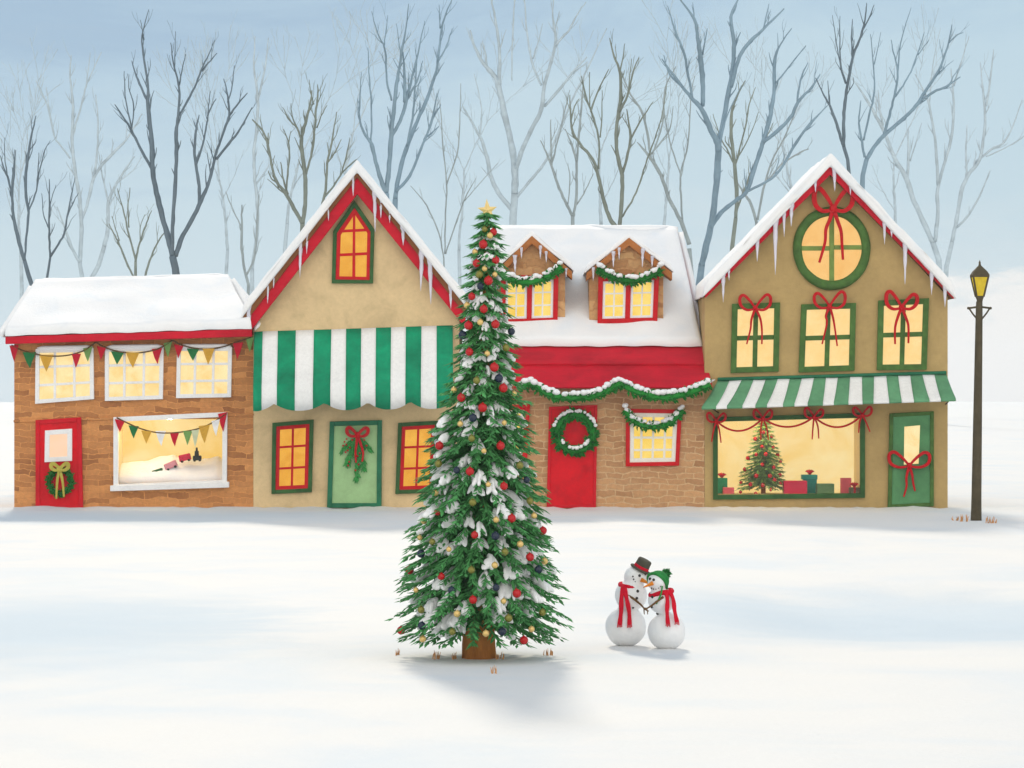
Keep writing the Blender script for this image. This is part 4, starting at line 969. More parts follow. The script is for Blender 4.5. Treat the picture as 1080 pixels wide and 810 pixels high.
for px, py, i in ((672.5, 623.5, 1), (671.5, 631, 1), (667.5, 640.5, 1)): sphere_part(ra, 'button', 'coal', fa(px, py, i), .014)
for px, py, i in ((688, 629.5, 1), (687.5, 640, 1), (693.5, 647, 1)): sphere_part(rb, 'button', 'coal', fb(px, py, i), .013)
nk = ca[1][0].lerp(ca[2][0], .39); scarf(ra, ya, ua, (nk + V((-.012, -.003, 0)), .098, .104, -.034), [([Pa(657.5, 618, .115), Pa(655.5, 630, .15), Pa(655, 645, .15), Pa(653.5, 659, .20)], 4.6), ([Pa(658.5, 619, .125), Pa(661, 632, .155), Pa(663.5, 645, .16), Pa(664, 659, .205)], 4.4)])
nk = cbb[1][0].lerp(cbb[2][0], .40); scarf(rb, yb, ub, (nk + V((.012, -.003, 0)), .092, .096, .020), [([Pb(702, 622, .10), Pb(704, 633, .125), Pb(703.5, 645, .14), Pb(704.5, 658, .185)], 4.2), ([Pb(705.5, 622, .095), Pb(710, 632, .105), Pb(711.5, 644, .12), Pb(714, 656, .165)], 4.2)])
arm(ra, [Pa(662, 627, .13), Pa(670, 633, .155), Pa(676, 638, .155), Pa(679.8, 642.5, .15)], .0125, [[Pa(679.3, 645, .15), Pa(679.6, 648, .155)], [Pa(682.5, 644, .155), Pa(684.5, 644.5, .16)]])
arm(rb, [Pb(699.5, 629.5, .115), Pb(692, 635, .14), Pb(686, 639.5, .145), Pb(681.5, 642, .145)], .0115, [[Pb(683, 645, .15), Pb(683, 648, .155)], [Pb(679, 641, .15), Pb(677.5, 639.5, .155)]])
from mathutils import Matrix
hc = fa(0, 0, 2) if False else ca[2][0]; rot = Matrix.Rotation(R(27), 3, 'Y') @ Matrix.Rotation(R(8), 3, 'X')
hb = hc + rot @ V((.006, 0, .073))
mb = MB(); r = .0105
mb.lathe([(.06, .0), (.098, .004), (.101, .010), (.098, .017), (.070, .022)], hb, 28, rot=rot); hat = mb.build('hat', 'felt', ra, smooth=True)
mb = MB(); mb.lathe([(.070, .016), (.067, .06), (.0655, .098), (.060, .108), (.045, .110), (.012, .103)], hb, 28, rot=rot); mb.build('hat_crown', 'felt', hat, smooth=True)
mb = MB(); mb.lathe([(.071, .020), (.0715, .022), (.0695, .046), (.068, .047)], hb, 28, rot=rot); mb.build('hat_band', 'scarf', hat, smooth=True)
# bobble hat: a cap over the back and top of the head, tilted away from the other snowman
hc, hr = cbb[2]; rot = Matrix.Rotation(R(46), 3, 'Y') @ Matrix.Rotation(R(-38), 3, 'X'); mb = MB(); k = 11
pr = [(hr * 1.09 * math.sin(R(100 - 96 * i / k)), hr * 1.12 * math.cos(R(100 - 96 * i / k))) for i in range(k + 1)]
mb.lathe([(hr * .96, -hr * .2)] + pr, hc + V((.006, .008, .006)), 30, rot=rot); cap = mb.build('bobble_hat', 'wool', rb, smooth=True)
mb = MB(); q = hc + rot @ V((0, 0, -hr * .16)) + V((.006, .008, .006)); pts = [q + rot @ V((hr * 1.10 * math.cos(a), hr * 1.10 * math.sin(a), 0)) for a in [2 * math.pi * i / 32 for i in range(33)]]
mb.tube(pts, .014, 8); mb.build('hat_brim', 'wool', cap, smooth=True)
mb = MB(); q = hc + rot @ V((0, 0, hr * 1.30)) + V((.02, 0, .01))
mb.ball(q, .024, 10, 8, jit=.1)
for i in range(170):
    d = V((rnd(-1, 1), rnd(-1, 1), rnd(-1, 1))).normalized(); mb.blade(q, d, .048 * rnd(.7, 1.25), .020, V((rnd(-1, 1), rnd(-1, 1), rnd(-1, 1))))
mb.build('bobble', 'wool', cap, recalc=False)
mb = MB(); a = Pb(699, 622, .09); mb.ribbon(smoothpts([P(698.5, 618, yb - .09), P(697, 627, yb - .128), P(692, 637, yb - .135)], 4), .014, .012); mb.build('hat_tie', 'wool', cap)

# ================================================================== street lamp
LY = GY(549); lx = X(1031, LY); u = U(LY); lz = gz(lx, LY)
lp = thing('street_lamp', 'dark iron street lamp with a yellow lantern beside the tall gabled shop', 'street lamp', (lx, LY, lz))
def pz(py): return Z(py, LY)
lxx = lambda py: X(1029.5 + (549 - py) * .0145, LY)
mb = MB(); ys = [553, 545, 535, 520, 480, 440, 400, 360, 330, 318]; mb.tube([(lxx(a), LY, pz(a)) for a in ys], [6.0 * u, 5.8 * u, 5.5 * u, 5.3 * u, 5.0 * u, 4.7 * u, 4.3 * u, 4.0 * u, 3.7 * u, 3.4 * u], 12); mb.build('post', 'iron', lp, smooth=True)
mb = MB(); mb.tube([P(1021.5, 325, LY), P(1033, 323.5, LY), P(1044.5, 325, LY)], 1.1 * u, 8)
for s in (-1, 1): mb.tube(smoothpts([P(1033 + s * 11, 325, LY), P(1033 + s * 7, 331, LY), P(1033 + s * 2.5, 336.5, LY)], 3), .9 * u, 6)
for s in (-1, 1): mb.ball(P(1033 + s * 11.7, 325, LY), 1.5 * u, 8, 6)
mb.build('ladder_bar', 'iron', lp, smooth=True)
mb = MB(); rot = Matrix.Rotation(R(45), 3, 'Z'); c = V((X(1033.3, LY), LY, 0))
mb.lathe([(3.5 * u, pz(319)), (4.2 * u, pz(316)), (5.4 * u, pz(313.5)), (5.4 * u, pz(312))], c, 4, rot=rot)
for a in range(4):
    w = R(45 + 90 * a); mb.tube([c + V((5.2 * u * math.cos(w), 5.2 * u * math.sin(w), pz(313))), c + V((11.5 * u * math.cos(w), 11.5 * u * math.sin(w), pz(291)))], 1.15 * u, 6)
mb.lathe([(12.6 * u, pz(292.5)), (12.8 * u, pz(290)), (9.5 * u, pz(286)), (5 * u, pz(282.5)), (3 * u, pz(280.8)), (1.2 * u, pz(280))], c, 4, rot=rot)
ln = mb.build('lantern', 'iron', lp, bevel=.006)
mb = MB(); mb.lathe([(4.9 * u, pz(312.5)), (11.0 * u, pz(291.5))], c, 4, rot=rot); mb.build('pane', 'lamp_glass', ln)
mb = MB(); mb.lathe([(1.2 * u, pz(281)), (1.6 * u, pz(279.5)), (.9 * u, pz(278.3)), (1.3 * u, pz(277.3)), (.25 * u, pz(274.5))], c, 12); mb.build('finial', 'iron', ln, smooth=True)

ll = bpy.data.lights.new('lamp_light', 'POINT'); ll.energy = 420; ll.color = (1, .74, .36); ll.shadow_soft_size = .07
lo_ = bpy.data.objects.new('lamp_light', ll); COL.objects.link(lo_); lo_.location = P(1033.3, 302, LY)
# ================================================================== dry grass tufts poking through the snow
for px, py, n, h, lab in ((418, 690, 3, 8, 'dry grass tuft poking through snow beyond the outermost low branch of the fir'), (459, 694, 5, 10, 'dry grass tuft in the snow below the low branches of the fir'),
                          (481, 694, 3, 9, 'dry grass blades close against the trunk of the fir on its shaded side'), (527, 694, 5, 9, 'dry grass tuft on the snowman side of the fir trunk'),
                          (521, 709, 3, 10, 'dry grass tuft standing alone in front of the fir trunk'), (578, 690, 5, 9, 'dry grass tuft between the fir and the snowmen'),
                          (1008, 548, 3, 5, 'tiny grass tuft farther out from the lamp post towards the shop'), (1016, 549, 5, 8, 'grass tuft between the lamp post and the tall shop'),
                          (1043, 551, 4, 8, 'grass tuft on the far side of the lamp post from the shop'), (1049, 551, 2, 7, 'pair of grass blades farthest from the tall shop beyond the lamp')):
    y = GY(py + 1); u = U(y); x = X(px, y); g = gz(x, y); mb = MB()
    for i in range(n * 2):
        b = V((x + rnd(-1, 1) * n * .9 * u, y + rnd(-.05, .05), g - .01)); t = b + V((rnd(-2.2, 2.2) * u, rnd(-.03, .03), h * u * rnd(.6, 1.1)))
        mb.tube(smoothpts([b, b.lerp(t, .5) + V((rnd(-.4, .4) * u, 0, 0)), t], 2), [.55 * u, .5 * u, .45 * u, .35 * u, .15 * u], 4)
    single(mb, 'grass_tuft', 'dry', lab, 'grass', (x, y, g), 'dry grass tufts in the snow')

# ================================================================== bare trees behind the houses, fading of far ones mostly painted into their paler bark
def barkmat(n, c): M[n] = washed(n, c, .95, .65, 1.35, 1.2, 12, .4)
barkmat('bark_slate', (.135, .18, .215)); barkmat('bark_blue', (.215, .31, .38)); barkmat('bark_grey', (.29, .34, .35)); barkmat('bark_olive', (.205, .235, .205)); barkmat('bark_hazy', (.40, .485, .53))  # palest bark has the haze of distance mixed into its colour
def bare_tree(label, y, mat, trunk, limbs, twigs=1.0, seed=0):
    """trunk: (px, py, w px) from the ground up to the first fork; limbs: lists of (px, py, w) following the real branching"""
    random.seed(seed * 77 + 5); u = U(y)
    b0 = P(trunk[0][0], trunk[0][1], y); g = gz(b0.x, y)
    root = thing('bare_tree', label, 'tree', (b0.x, y, g), 'bare winter trees behind the houses')
    pts = [V((b0.x + rnd(-.2, .2), y, g - .2)), V((b0.x, y, g + .5))]; rad = [trunk[0][2] * u * .85, trunk[0][2] * u * .66]
    nz = max(2, int((b0.z - g) / 1.5))
    for i in range(1, nz): pts.append(V((b0.x + .04 * math.sin(i * 1.7), y, g + .5 + (b0.z - g - .5) * i / nz))); rad.append(trunk[0][2] * u * (.64 - .14 * i / nz))
    pts = pts + [P(a, b, y) for a, b, _ in trunk]; rad += [w * u / 2 for *_, w in trunk]
    mb = MB(); mb.tube(pts, rad, 9, jit=.05); mb.build('trunk', mat, root, smooth=True)
    cr = MB(); used = {(a, b): 0.0 for a, b, _ in trunk}
    for lb in limbs:
        st = lb[0]; key = min(used, key=lambda k: (k[0] - st[0]) ** 2 + (k[1] - st[1]) ** 2)
        dy0 = used[key] if (key[0] - st[0]) ** 2 + (key[1] - st[1]) ** 2 < 900 else 0
        slope = rnd(-.45, .45); L = 0; q = []; ws = []
        for i, (a, b, w) in enumerate(lb):
            if i: L += math.hypot(a - lb[i - 1][0], b - lb[i - 1][1])
            dy = dy0 + slope * L * u; used[(a, b)] = dy
            p = P(a, b, y + dy); q.append(p); ws.append(w * U(y + dy) / 2)
        sp = smoothpts(q, 4); k = len(sp)
        rr = []
        for i in range(k):
            f = i / 4; j = min(int(f), len(ws) - 2); rr.append(max(.28 * u, ws[j] + (ws[j + 1] - ws[j]) * (f - j)) * rnd(.9, 1.1))
        sp = [p + V((rnd(-.35, .35), rnd(-.3, .3), rnd(-.3, .3))) * u if 0 < i < k - 1 else p for i, p in enumerate(sp)]
        cr.tube(sp, rr, 6)
        # side twigs
        acc = rnd(0, 12)
        for i in range(max(1, int(k * .3)), k - 1):
            seg = (sp[i + 1] - sp[i]); acc += seg.length / u
            if acc > 7 / twigs:
                acc = rnd(-5, 4); d = seg.normalized(); s = random.choice((-1, 1)); side = V((d.z, rnd(-.8, .8), -d.x)) * s
                dd = (d + side * rnd(.35, .7) + V((0, 0, .25))).normalized(); ln = rnd(9, 26) * u * (.6 + .5 * twigs); w0 = min(rr[i] * .55, 1.1 * u)
                t = [sp[i], sp[i] + dd * ln * .4 + V((0, 0, .02 * ln)), sp[i] + dd * ln * .75 + V((rnd(-.08, .08) * ln, 0, .08 * ln)), sp[i] + dd * ln + V((rnd(-.12, .12) * ln, 0, .2 * ln))]
                cr.tube(smoothpts(t, 2), [max(.16 * u, w0 * (1 - .12 * j)) for j in range(7)], 5)
                if rnd(0, 1) < .75:
                    e = t[1]; d2 = (dd - side * rnd(.2, .5) + V((0, 0, .3))).normalized(); cr.tube([e, e + d2 * ln * .3, e + d2 * ln * .55 + V((0, 0, .06 * ln))], [w0 * .6, w0 * .4, .15 * u], 4)
    cr.build('crown', mat, root, smooth=True)

bare_tree('dark slender bare tree behind the outer end of the low brown shop roof', 12, 'bark_slate', [(34, 302, 5), (30, 290, 4.6), (26, 275, 4)],
    [[(26, 275, 3.8), (20, 255, 4), (14, 228, 3.2), (13, 210, 2.8), (14, 185, 3), (16, 158, 1)], [(26, 275, 2.2), (28, 250, 2.4), (30, 224, 2.8), (27, 202, 3.2), (28, 175, 3), (33, 145, 2.4), (38, 122, 1)],
     [(13, 208, 2.4), (9, 190, 2.2), (4, 177, 1.6), (0, 164, .8)], [(8, 187, 1.6), (5, 165, 1), (5, 145, .6)], [(30, 223, 1.6), (37, 206, 1.8), (41, 185, 1.4), (46, 162, 1.2), (53, 148, .6)], [(39, 196, 1.4), (40, 180, 1.2), (41, 161, .8)], [(29, 172, 1.5), (33, 162, 1), (35, 152, .6)]], .4, 1)
bare_tree('thin dark sapling with a forked stem behind the low shop roof', 9, 'bark_slate', [(48, 302, 3), (51, 285, 2.6), (53, 271, 2.4)],
    [[(53, 271, 2.2), (52, 250, 2.2), (52, 225, 2), (52, 189, .9)], [(53, 271, 2.4), (62, 257, 2.4), (68, 245, 2.2), (71, 228, 1.8), (75, 208, 1.4), (79, 187, .8)], [(70, 231, 1.4), (76, 216, 1.2), (83, 203, .7)], [(51, 240, 1.4), (46, 226, 1.1), (44, 204, .7)], [(53, 215, 1), (59, 195, .6)]], .4, 2)
bare_tree('pale tall bare tree reaching up between the thin sapling and the dark forked tree', 170, 'bark_hazy', [(88, 300, 5), (84, 277, 4.4)],
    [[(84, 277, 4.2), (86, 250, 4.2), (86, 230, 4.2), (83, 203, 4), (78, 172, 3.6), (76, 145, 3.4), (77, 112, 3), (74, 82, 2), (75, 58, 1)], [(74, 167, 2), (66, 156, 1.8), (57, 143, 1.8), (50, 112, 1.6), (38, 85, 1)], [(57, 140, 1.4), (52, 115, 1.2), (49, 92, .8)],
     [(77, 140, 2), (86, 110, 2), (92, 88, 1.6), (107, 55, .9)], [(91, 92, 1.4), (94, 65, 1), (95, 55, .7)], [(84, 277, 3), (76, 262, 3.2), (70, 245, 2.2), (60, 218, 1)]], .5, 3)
bare_tree('faint pale tree with a wide fork half hidden behind the dark forked tree', 230, 'bark_hazy', [(93, 300, 5), (104, 280, 5), (110, 260, 4.6)],
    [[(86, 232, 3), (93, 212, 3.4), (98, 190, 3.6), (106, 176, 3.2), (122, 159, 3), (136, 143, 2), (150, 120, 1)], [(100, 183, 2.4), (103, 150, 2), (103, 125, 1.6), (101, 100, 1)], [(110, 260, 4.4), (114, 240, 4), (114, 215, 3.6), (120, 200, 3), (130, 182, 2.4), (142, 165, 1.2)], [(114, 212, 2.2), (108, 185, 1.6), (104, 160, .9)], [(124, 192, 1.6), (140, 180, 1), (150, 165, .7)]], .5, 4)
bare_tree('small olive grey bare tree low behind the middle of the brown shop roof', 45, 'bark_olive', [(143, 299, 3.2), (143, 284, 3), (143, 276, 2.8)],
    [[(143, 276, 2.4), (146, 262, 2.2), (151, 245, 1.9), (156, 232, 1.4), (160, 222, .8)], [(141, 292, 2), (133, 276, 2.2), (126, 258, 2), (120, 246, 1.6), (115, 236, .8)], [(143, 274, 2), (137, 252, 2), (131, 226, 1.6), (124, 199, .8)], [(136, 240, 1.6), (135, 220, 1.4), (137, 198, .8)], [(126, 254, 1.4), (122, 242, 1), (118, 228, .7)], [(152, 296, 2.4), (158, 275, 2.2), (166, 256, 1.8), (175, 244, .8)], [(148, 256, 1.2), (148, 240, 1), (153, 226, .6)]], .5, 5)
bare_tree('big dark navy bare tree forking into three behind the low brown shop roof', 8, 'bark_slate', [(187, 300, 9), (185, 283, 8), (182, 270, 7.6)],
    [[(182, 270, 6), (178, 252, 6), (171, 228, 5.8), (165, 203, 5.4), (161, 180, 5.2), (160, 150, 5), (156, 112, 4.4), (156, 90, 2.4), (152, 62, 2.2), (150, 38, 1.6), (157, 10, .7)], [(161, 180, 3), (150, 160, 2.8), (141, 142, 2.6), (133, 128, 2), (121, 110, .9)], [(140, 140, 1.8), (136, 122, 1.6), (132, 100, 1.3), (131, 75, .7)], [(155, 105, 2.6), (147, 88, 2.4), (142, 75, 1.6), (139, 64, .8)],
     [(139, 136, 1.3), (141, 112, 1.3), (136, 92, 1.1), (135, 78, .6)], [(152, 42, 1.3), (148, 21, .6)], [(182, 268, 4), (182, 240, 4), (184, 205, 4), (186, 170, 4), (186, 140, 4), (188, 122, 3), (189, 92, 2.2), (184, 72, 1.6), (180, 45, .8)], [(189, 90, 1.8), (193, 70, 1.2), (196, 57, .7)], [(184, 72, 1.3), (185, 48, .9), (185, 33, .6)],
     [(187, 125, 2.6), (198, 106, 2.4), (207, 88, 2), (214, 70, 2), (222, 53, 1), (226, 42, .6)], [(213, 75, 2.2), (222, 64, 1.6), (229, 56, .8)], [(185, 270, 5), (193, 248, 4.8), (205, 227, 4.6), (214, 207, 4), (221, 190, 3.4), (226, 170, 3), (229, 158, 2.6), (238, 133, 2.6), (242, 118, 2.4), (239, 96, 1.8), (236, 83, .8)],
     [(228, 168, 3), (241, 152, 2.8), (254, 135, 2.2), (266, 113, .9)], [(242, 122, 2.2), (252, 108, 2), (261, 98, .8)], [(240, 108, 1.6), (245, 90, 1.3), (247, 69, .7)], [(210, 216, 3.8), (210, 196, 3.6), (207, 175, 3.2), (205, 158, 3), (207, 136, 2.4), (210, 121, .9)], [(207, 174, 2.2), (214, 152, 2), (218, 132, 1.8), (220, 112, 1.3), (222, 96, .7)], [(219, 122, 1.8), (223, 112, 1.4), (228, 104, .7)]], .45, 6)
bare_tree('faint tall grey tree standing between the dark forked tree and the steep cottage gable', 200, 'bark_hazy', [(266, 300, 4.4), (266, 284, 4)],
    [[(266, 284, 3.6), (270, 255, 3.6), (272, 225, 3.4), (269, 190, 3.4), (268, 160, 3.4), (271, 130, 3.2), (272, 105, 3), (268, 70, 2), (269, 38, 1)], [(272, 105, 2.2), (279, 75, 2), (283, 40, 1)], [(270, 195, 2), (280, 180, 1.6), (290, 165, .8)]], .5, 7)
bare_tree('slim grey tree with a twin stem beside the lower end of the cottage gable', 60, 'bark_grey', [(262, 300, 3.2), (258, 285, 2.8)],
    [[(258, 285, 2.6), (255, 262, 2.6), (255, 240, 2.4), (255, 216, 1)], [(260, 290, 2), (268, 272, 2.2), (271, 240, 2), (273, 205, 1)], [(255, 240, 1.4), (246, 222, 1.2), (238, 202, .7)]], .5, 8)
bare_tree('olive grey bare tree with many limbs above the near slope of the cottage roof', 20, 'bark_olive', [(319, 260, 5.4), (319, 236, 5)],
    [[(319, 236, 4.6), (322, 215, 4.4), (322, 190, 4.2), (319, 165, 4), (318, 148, 3.4), (322, 130, 3.2), (327, 110, 2.4), (329, 95, 1)], [(319, 236, 4), (310, 220, 4), (302, 205, 3.8), (292, 192, 3), (287, 178, 2.6), (283, 155, 2.4), (277, 138, 2.2), (266, 126, 1.4)], [(283, 152, 1.8), (283, 140, .9)], [(291, 192, 1.8), (286, 188, 1.4), (283, 180, .9)], [(304, 205, 2.2), (299, 190, 2), (296, 171, 1)], [(302, 200, 2), (304, 178, 2), (305, 155, 1.8), (299, 136, .8)], [(304, 152, 1.3), (307, 138, .7)],
     [(319, 150, 2), (313, 135, 2), (305, 126, 1.4), (298, 113, .7)], [(313, 134, 1.6), (308, 122, 1.2), (307, 109, .7)], [(323, 184, 2.4), (328, 165, 2.4), (331, 145, 2.6), (333, 120, 2.4), (335, 102, 2), (335, 89, .8)], [(331, 110, 1.6), (328, 98, 1.2), (326, 84, .7)], [(334, 135, 1.6), (339, 122, 1.2), (345, 111, .7)]], .55, 9)
bare_tree('short olive bare tree close beside the peak of the cottage gable', 18, 'bark_olive', [(339, 250, 3.4), (340, 215, 3)],
    [[(340, 215, 2.8), (344, 195, 2.8), (345, 172, 2.4), (350, 150, 2), (355, 118, .9)], [(345, 172, 1.6), (352, 163, 1.6), (360, 147, .8)], [(347, 165, 1.2), (345, 150, .9)], [(342, 208, 2), (352, 196, 2), (361, 182, 1.8), (376, 168, .8)], [(360, 184, 1.6), (365, 165, 1.6), (369, 145, .7)]], .5, 10)
bare_tree('blue grey bare tree with a narrow fan of limbs beside the cottage peak', 16, 'bark_blue', [(408, 230, 8), (407, 204, 7)],
    [[(407, 204, 4.6), (402, 190, 4.6), (396, 170, 4), (392, 152, 3.6), (384, 140, 2.6), (379, 124, 2), (380, 100, 1.4), (381, 76, .7)], [(391, 150, 2), (392, 125, 1.8), (391, 100, 1.6), (389, 75, 1.3), (388, 50, .6)], [(379, 126, 1.3), (377, 104, .7)], [(407, 204, 5.2), (410, 180, 5), (412, 150, 5), (414, 128, 4.6), (418, 90, 3.6), (422, 65, 2.6), (428, 30, 1.6), (431, 4, .7)], [(413, 106, 2.2), (408, 85, 2.2), (406, 52, 2), (398, 35, 1.4), (392, 12, .7)], [(405, 50, 1.4), (407, 32, 1.1), (409, 16, .6)],
     [(413, 143, 4), (422, 128, 3.8), (428, 108, 3.6), (435, 80, 2.4), (441, 55, 1.8), (448, 22, .7)], [(427, 108, 4), (427, 85, 3), (425, 55, 1.2)], [(431, 102, 2.4), (440, 85, 2), (446, 64, .8)], [(423, 60, 1.2), (418, 25, .6)]], .5, 11)
bare_tree('blue grey bare tree leaning out towards the star of the big fir', 17, 'bark_blue', [(416, 240, 6), (417, 210, 5.6)],
    [[(417, 210, 4.8), (420, 188, 4.6), (428, 158, 4.4), (440, 128, 4), (450, 105, 3.6), (460, 75, 2.8), (463, 52, 2.4), (467, 25, 2), (477, -2, 1)], [(462, 65, 2), (471, 48, 1.6), (477, 30, .8)], [(464, 30, 1.4), (463, 5, .7)], [(429, 155, 2.4), (435, 125, 2.4), (438, 92, 1.8), (440, 60, .9)], [(418, 202, 3.4), (432, 186, 3.2), (442, 162, 3), (448, 147, 2.6), (456, 140, 1.8), (463, 133, .8)], [(447, 148, 2.2), (455, 130, 2.6), (461, 98, .9)], [(456, 126, 1.8), (465, 110, .8)], [(436, 110, 1.3), (444, 80, .7)]], .45, 12)
bare_tree('wispy thin dark tree behind the far slope of the cottage roof beside the star', 50, 'bark_grey', [(469, 300, 2), (468, 272, 1.7)],
    [[(468, 272, 1.5), (463, 247, 1.5), (450, 217, 1.4), (433, 196, .7)], [(470, 268, 1.4), (480, 238, 1.4), (490, 210, 1.3), (502, 188, .6)], [(469, 268, 1.4), (470, 225, 1.5), (471, 195, 1.5), (467, 150, 1.3), (464, 105, .7)], [(471, 195, 1.4), (482, 162, 1.4), (485, 130, 1.2), (486, 88, .6)], [(490, 212, 1.1), (505, 195, .9), (525, 172, .5)]], .4, 13)
bare_tree('broad pale grey tree rising right above the snowy roof next to the star', 160, 'bark_hazy', [(541, 256, 8.6), (541, 230, 8), (543, 205, 8)],
    [[(543, 205, 7.6), (543, 180, 7.4), (540, 155, 6.6), (533, 125, 6.2), (526, 92, 5.6), (520, 78, 4.6), (510, 67, 3.8), (501, 50, 3), (496, 32, 1.6)], [(526, 90, 4.4), (527, 60, 3.4), (524, 30, 2.8), (518, -2, 1.6)], [(513, 70, 3), (512, 56, 2), (509, 45, 1)], [(544, 180, 5), (552, 155, 4.8), (563, 132, 4.6), (571, 115, 4.4), (574, 92, 4), (581, 65, 3.4), (586, 42, 3), (583, 18, 1.8), (584, -2, 1)], [(571, 90, 2.4), (561, 65, 2.4), (556, 35, 2), (553, -2, 1.2)], [(562, 62, 1.6), (569, 40, 1.2), (572, 25, .7)],
     [(574, 112, 3.4), (592, 92, 3), (605, 75, 2.2), (619, 60, 1)], [(604, 78, 1.8), (620, 65, .8)], [(585, 48, 2.2), (600, 32, 2.2), (607, 18, 1.6), (618, 2, .8)], [(585, 35, 1.8), (590, 12, .8)], [(541, 222, 4.6), (529, 208, 4.6), (519, 190, 4.4), (512, 160, 3.8), (504, 140, 3), (488, 112, 1.2)], [(506, 145, 2), (508, 115, 1.4), (500, 78, .8)], [(545, 208, 3.4), (558, 192, 3.2), (574, 172, 3), (584, 152, 2.6), (598, 118, 2.2), (618, 75, 1.8), (640, 30, .8)], [(540, 85, 1.4), (540, 55, 2), (542, 10, 1.6), (543, -2, .8)]], .35, 14)
bare_tree('small grey bare tree above the snowy roof between the two dormers', 40, 'bark_grey', [(604, 256, 4.4), (604, 240, 4), (604, 228, 3.8)],
    [[(604, 228, 3.2), (596, 212, 3), (588, 194, 2.8), (582, 175, 2.4), (576, 161, 2), (570, 148, .9)], [(582, 174, 1.8), (581, 150, 2), (581, 126, .8)], [(605, 228, 3), (608, 205, 2.8), (608, 180, 2.6), (610, 150, 2.4), (613, 115, 2.2), (616, 80, 1)], [(608, 170, 2.2), (604, 155, 2.4), (596, 136, .9)], [(582, 172, 1.8), (588, 150, 1.6), (595, 120, 1.4), (601, 95, .7)], [(608, 216, 1.8), (618, 200, 1.4), (626, 183, .7)], [(599, 215, 1.3), (601, 190, 1.3), (599, 172, .6)]], .45, 15)
bare_tree('dark olive bare tree standing right behind the ridge over the dormer near the tall shop', 14, 'bark_olive', [(652, 256, 6.6), (652, 241, 6)],
    [[(651, 241, 5), (643, 230, 4.6), (637, 213, 4), (632, 190, 3.6), (625, 168, 3.2), (612, 152, 2.8), (603, 135, 2.4), (601, 100, 1)], [(602, 128, 1.8), (606, 112, 1.4), (611, 104, .7)], [(631, 178, 2.2), (632, 150, 2), (626, 125, 2.4), (619, 105, 2), (613, 80, .9)], [(623, 118, 2), (630, 98, 1.8), (642, 73, .8)], [(633, 145, 1.6), (635, 122, 1.3), (635, 95, .7)], [(622, 112, 1.3), (622, 76, .7)], [(653, 241, 4.4), (656, 210, 4.2), (656, 185, 4), (651, 162, 4), (650, 135, 3.6), (654, 110, 4), (654, 78, 2.8), (648, 60, 2), (643, 40, .9)], [(654, 76, 1.8), (657, 60, 1.3), (659, 46, .7)],
     [(653, 118, 3), (662, 100, 2.4), (668, 75, 1.8), (674, 60, .8)], [(663, 95, 1.6), (666, 62, .7)], [(655, 230, 2), (666, 213, 2), (675, 192, 1.8), (683, 167, 1.6), (692, 142, 1.3), (699, 118, 1.2), (703, 90, .6)], [(657, 182, 2.8), (662, 162, 2.8), (665, 145, 2.8), (661, 115, 1)], [(665, 148, 2), (674, 130, 1.8), (689, 107, .7)]], .4, 16)
bare_tree('slender blue grey tree beside the end of the snowy roof next to the tall shop', 30, 'bark_grey', [(733, 330, 6), (730, 300, 5.4), (727, 262, 4.6)],
    [[(727, 258, 4.4), (718, 233, 4.2), (706, 210, 4), (697, 185, 3.6), (685, 165, 3.2), (672, 150, 1)], [(686, 166, 2.6), (683, 142, 2.6), (677, 118, 2.4), (665, 100, 2), (655, 75, .8)], [(684, 165, 1.6), (697, 150, 1.6), (707, 135, 1.4), (710, 112, .7)], [(720, 235, 2), (718, 205, 2), (718, 182, 2), (726, 150, 1.6), (729, 100, 1), (733, 80, .6)], [(718, 184, 1.5), (708, 155, 1.4), (702, 128, 1.2), (700, 105, .6)], [(688, 163, 1.6), (699, 130, 1.8), (701, 95, 1.6), (713, 70, .8)]], .5, 17)
bare_tree('large blue grey bare tree spreading wide in front of the tall shop roof slope', 22, 'bark_blue', [(734, 345, 9), (736, 312, 8), (740, 280, 7)],
    [[(740, 280, 6.8), (745, 258, 6.8), (751, 232, 6.8), (755, 200, 6.8), (757, 172, 7), (757, 152, 7), (750, 138, 6), (740, 115, 5), (729, 103, 4), (716, 87, 3.2), (698, 62, 1.2)], [(741, 112, 4.2), (741, 85, 5.4), (739, 62, 5), (736, 40, 4), (732, 20, 3), (716, -2, 1.2)], [(741, 58, 2), (746, 30, .9)], [(730, 103, 2.6), (726, 80, 2.6), (722, 58, 2.8), (712, 32, 2), (704, 6, .8)], [(720, 92, 2), (706, 78, 2), (700, 58, .8)],
     [(757, 160, 5.4), (762, 132, 5), (768, 100, 5), (772, 78, 4.8), (774, 45, 4), (771, 18, 3.2), (779, -2, 1.4)], [(773, 52, 2.2), (781, 34, 1)], [(771, 92, 4.4), (778, 65, 4), (788, 47, 3.6), (804, 32, 3.2), (827, 9, 1.2)], [(805, 32, 2), (811, 4, .8)], [(750, 240, 4.4), (760, 225, 4.6), (775, 212, 4.4), (787, 203, 4.2), (795, 180, 4.6), (803, 155, 4.6), (811, 128, 4.4), (816, 98, 4), (817, 65, 3.6), (823, 47, 1.6), (835, 30, .9)],
     [(805, 150, 4), (820, 138, 4), (833, 125, 3.6), (843, 106, 3), (856, 92, 2.6), (865, 78, .9)], [(841, 108, 2.2), (844, 85, 2), (852, 66, .8)], [(787, 202, 2.6), (806, 193, 2.6), (822, 180, 2.4), (840, 150, 3), (855, 130, 2.6), (873, 111, .9)], [(818, 88, 1.6), (834, 68, 1.6), (850, 48, .8)], [(757, 152, 1.4), (768, 120, 1.4), (782, 90, .7)]], .5, 18)
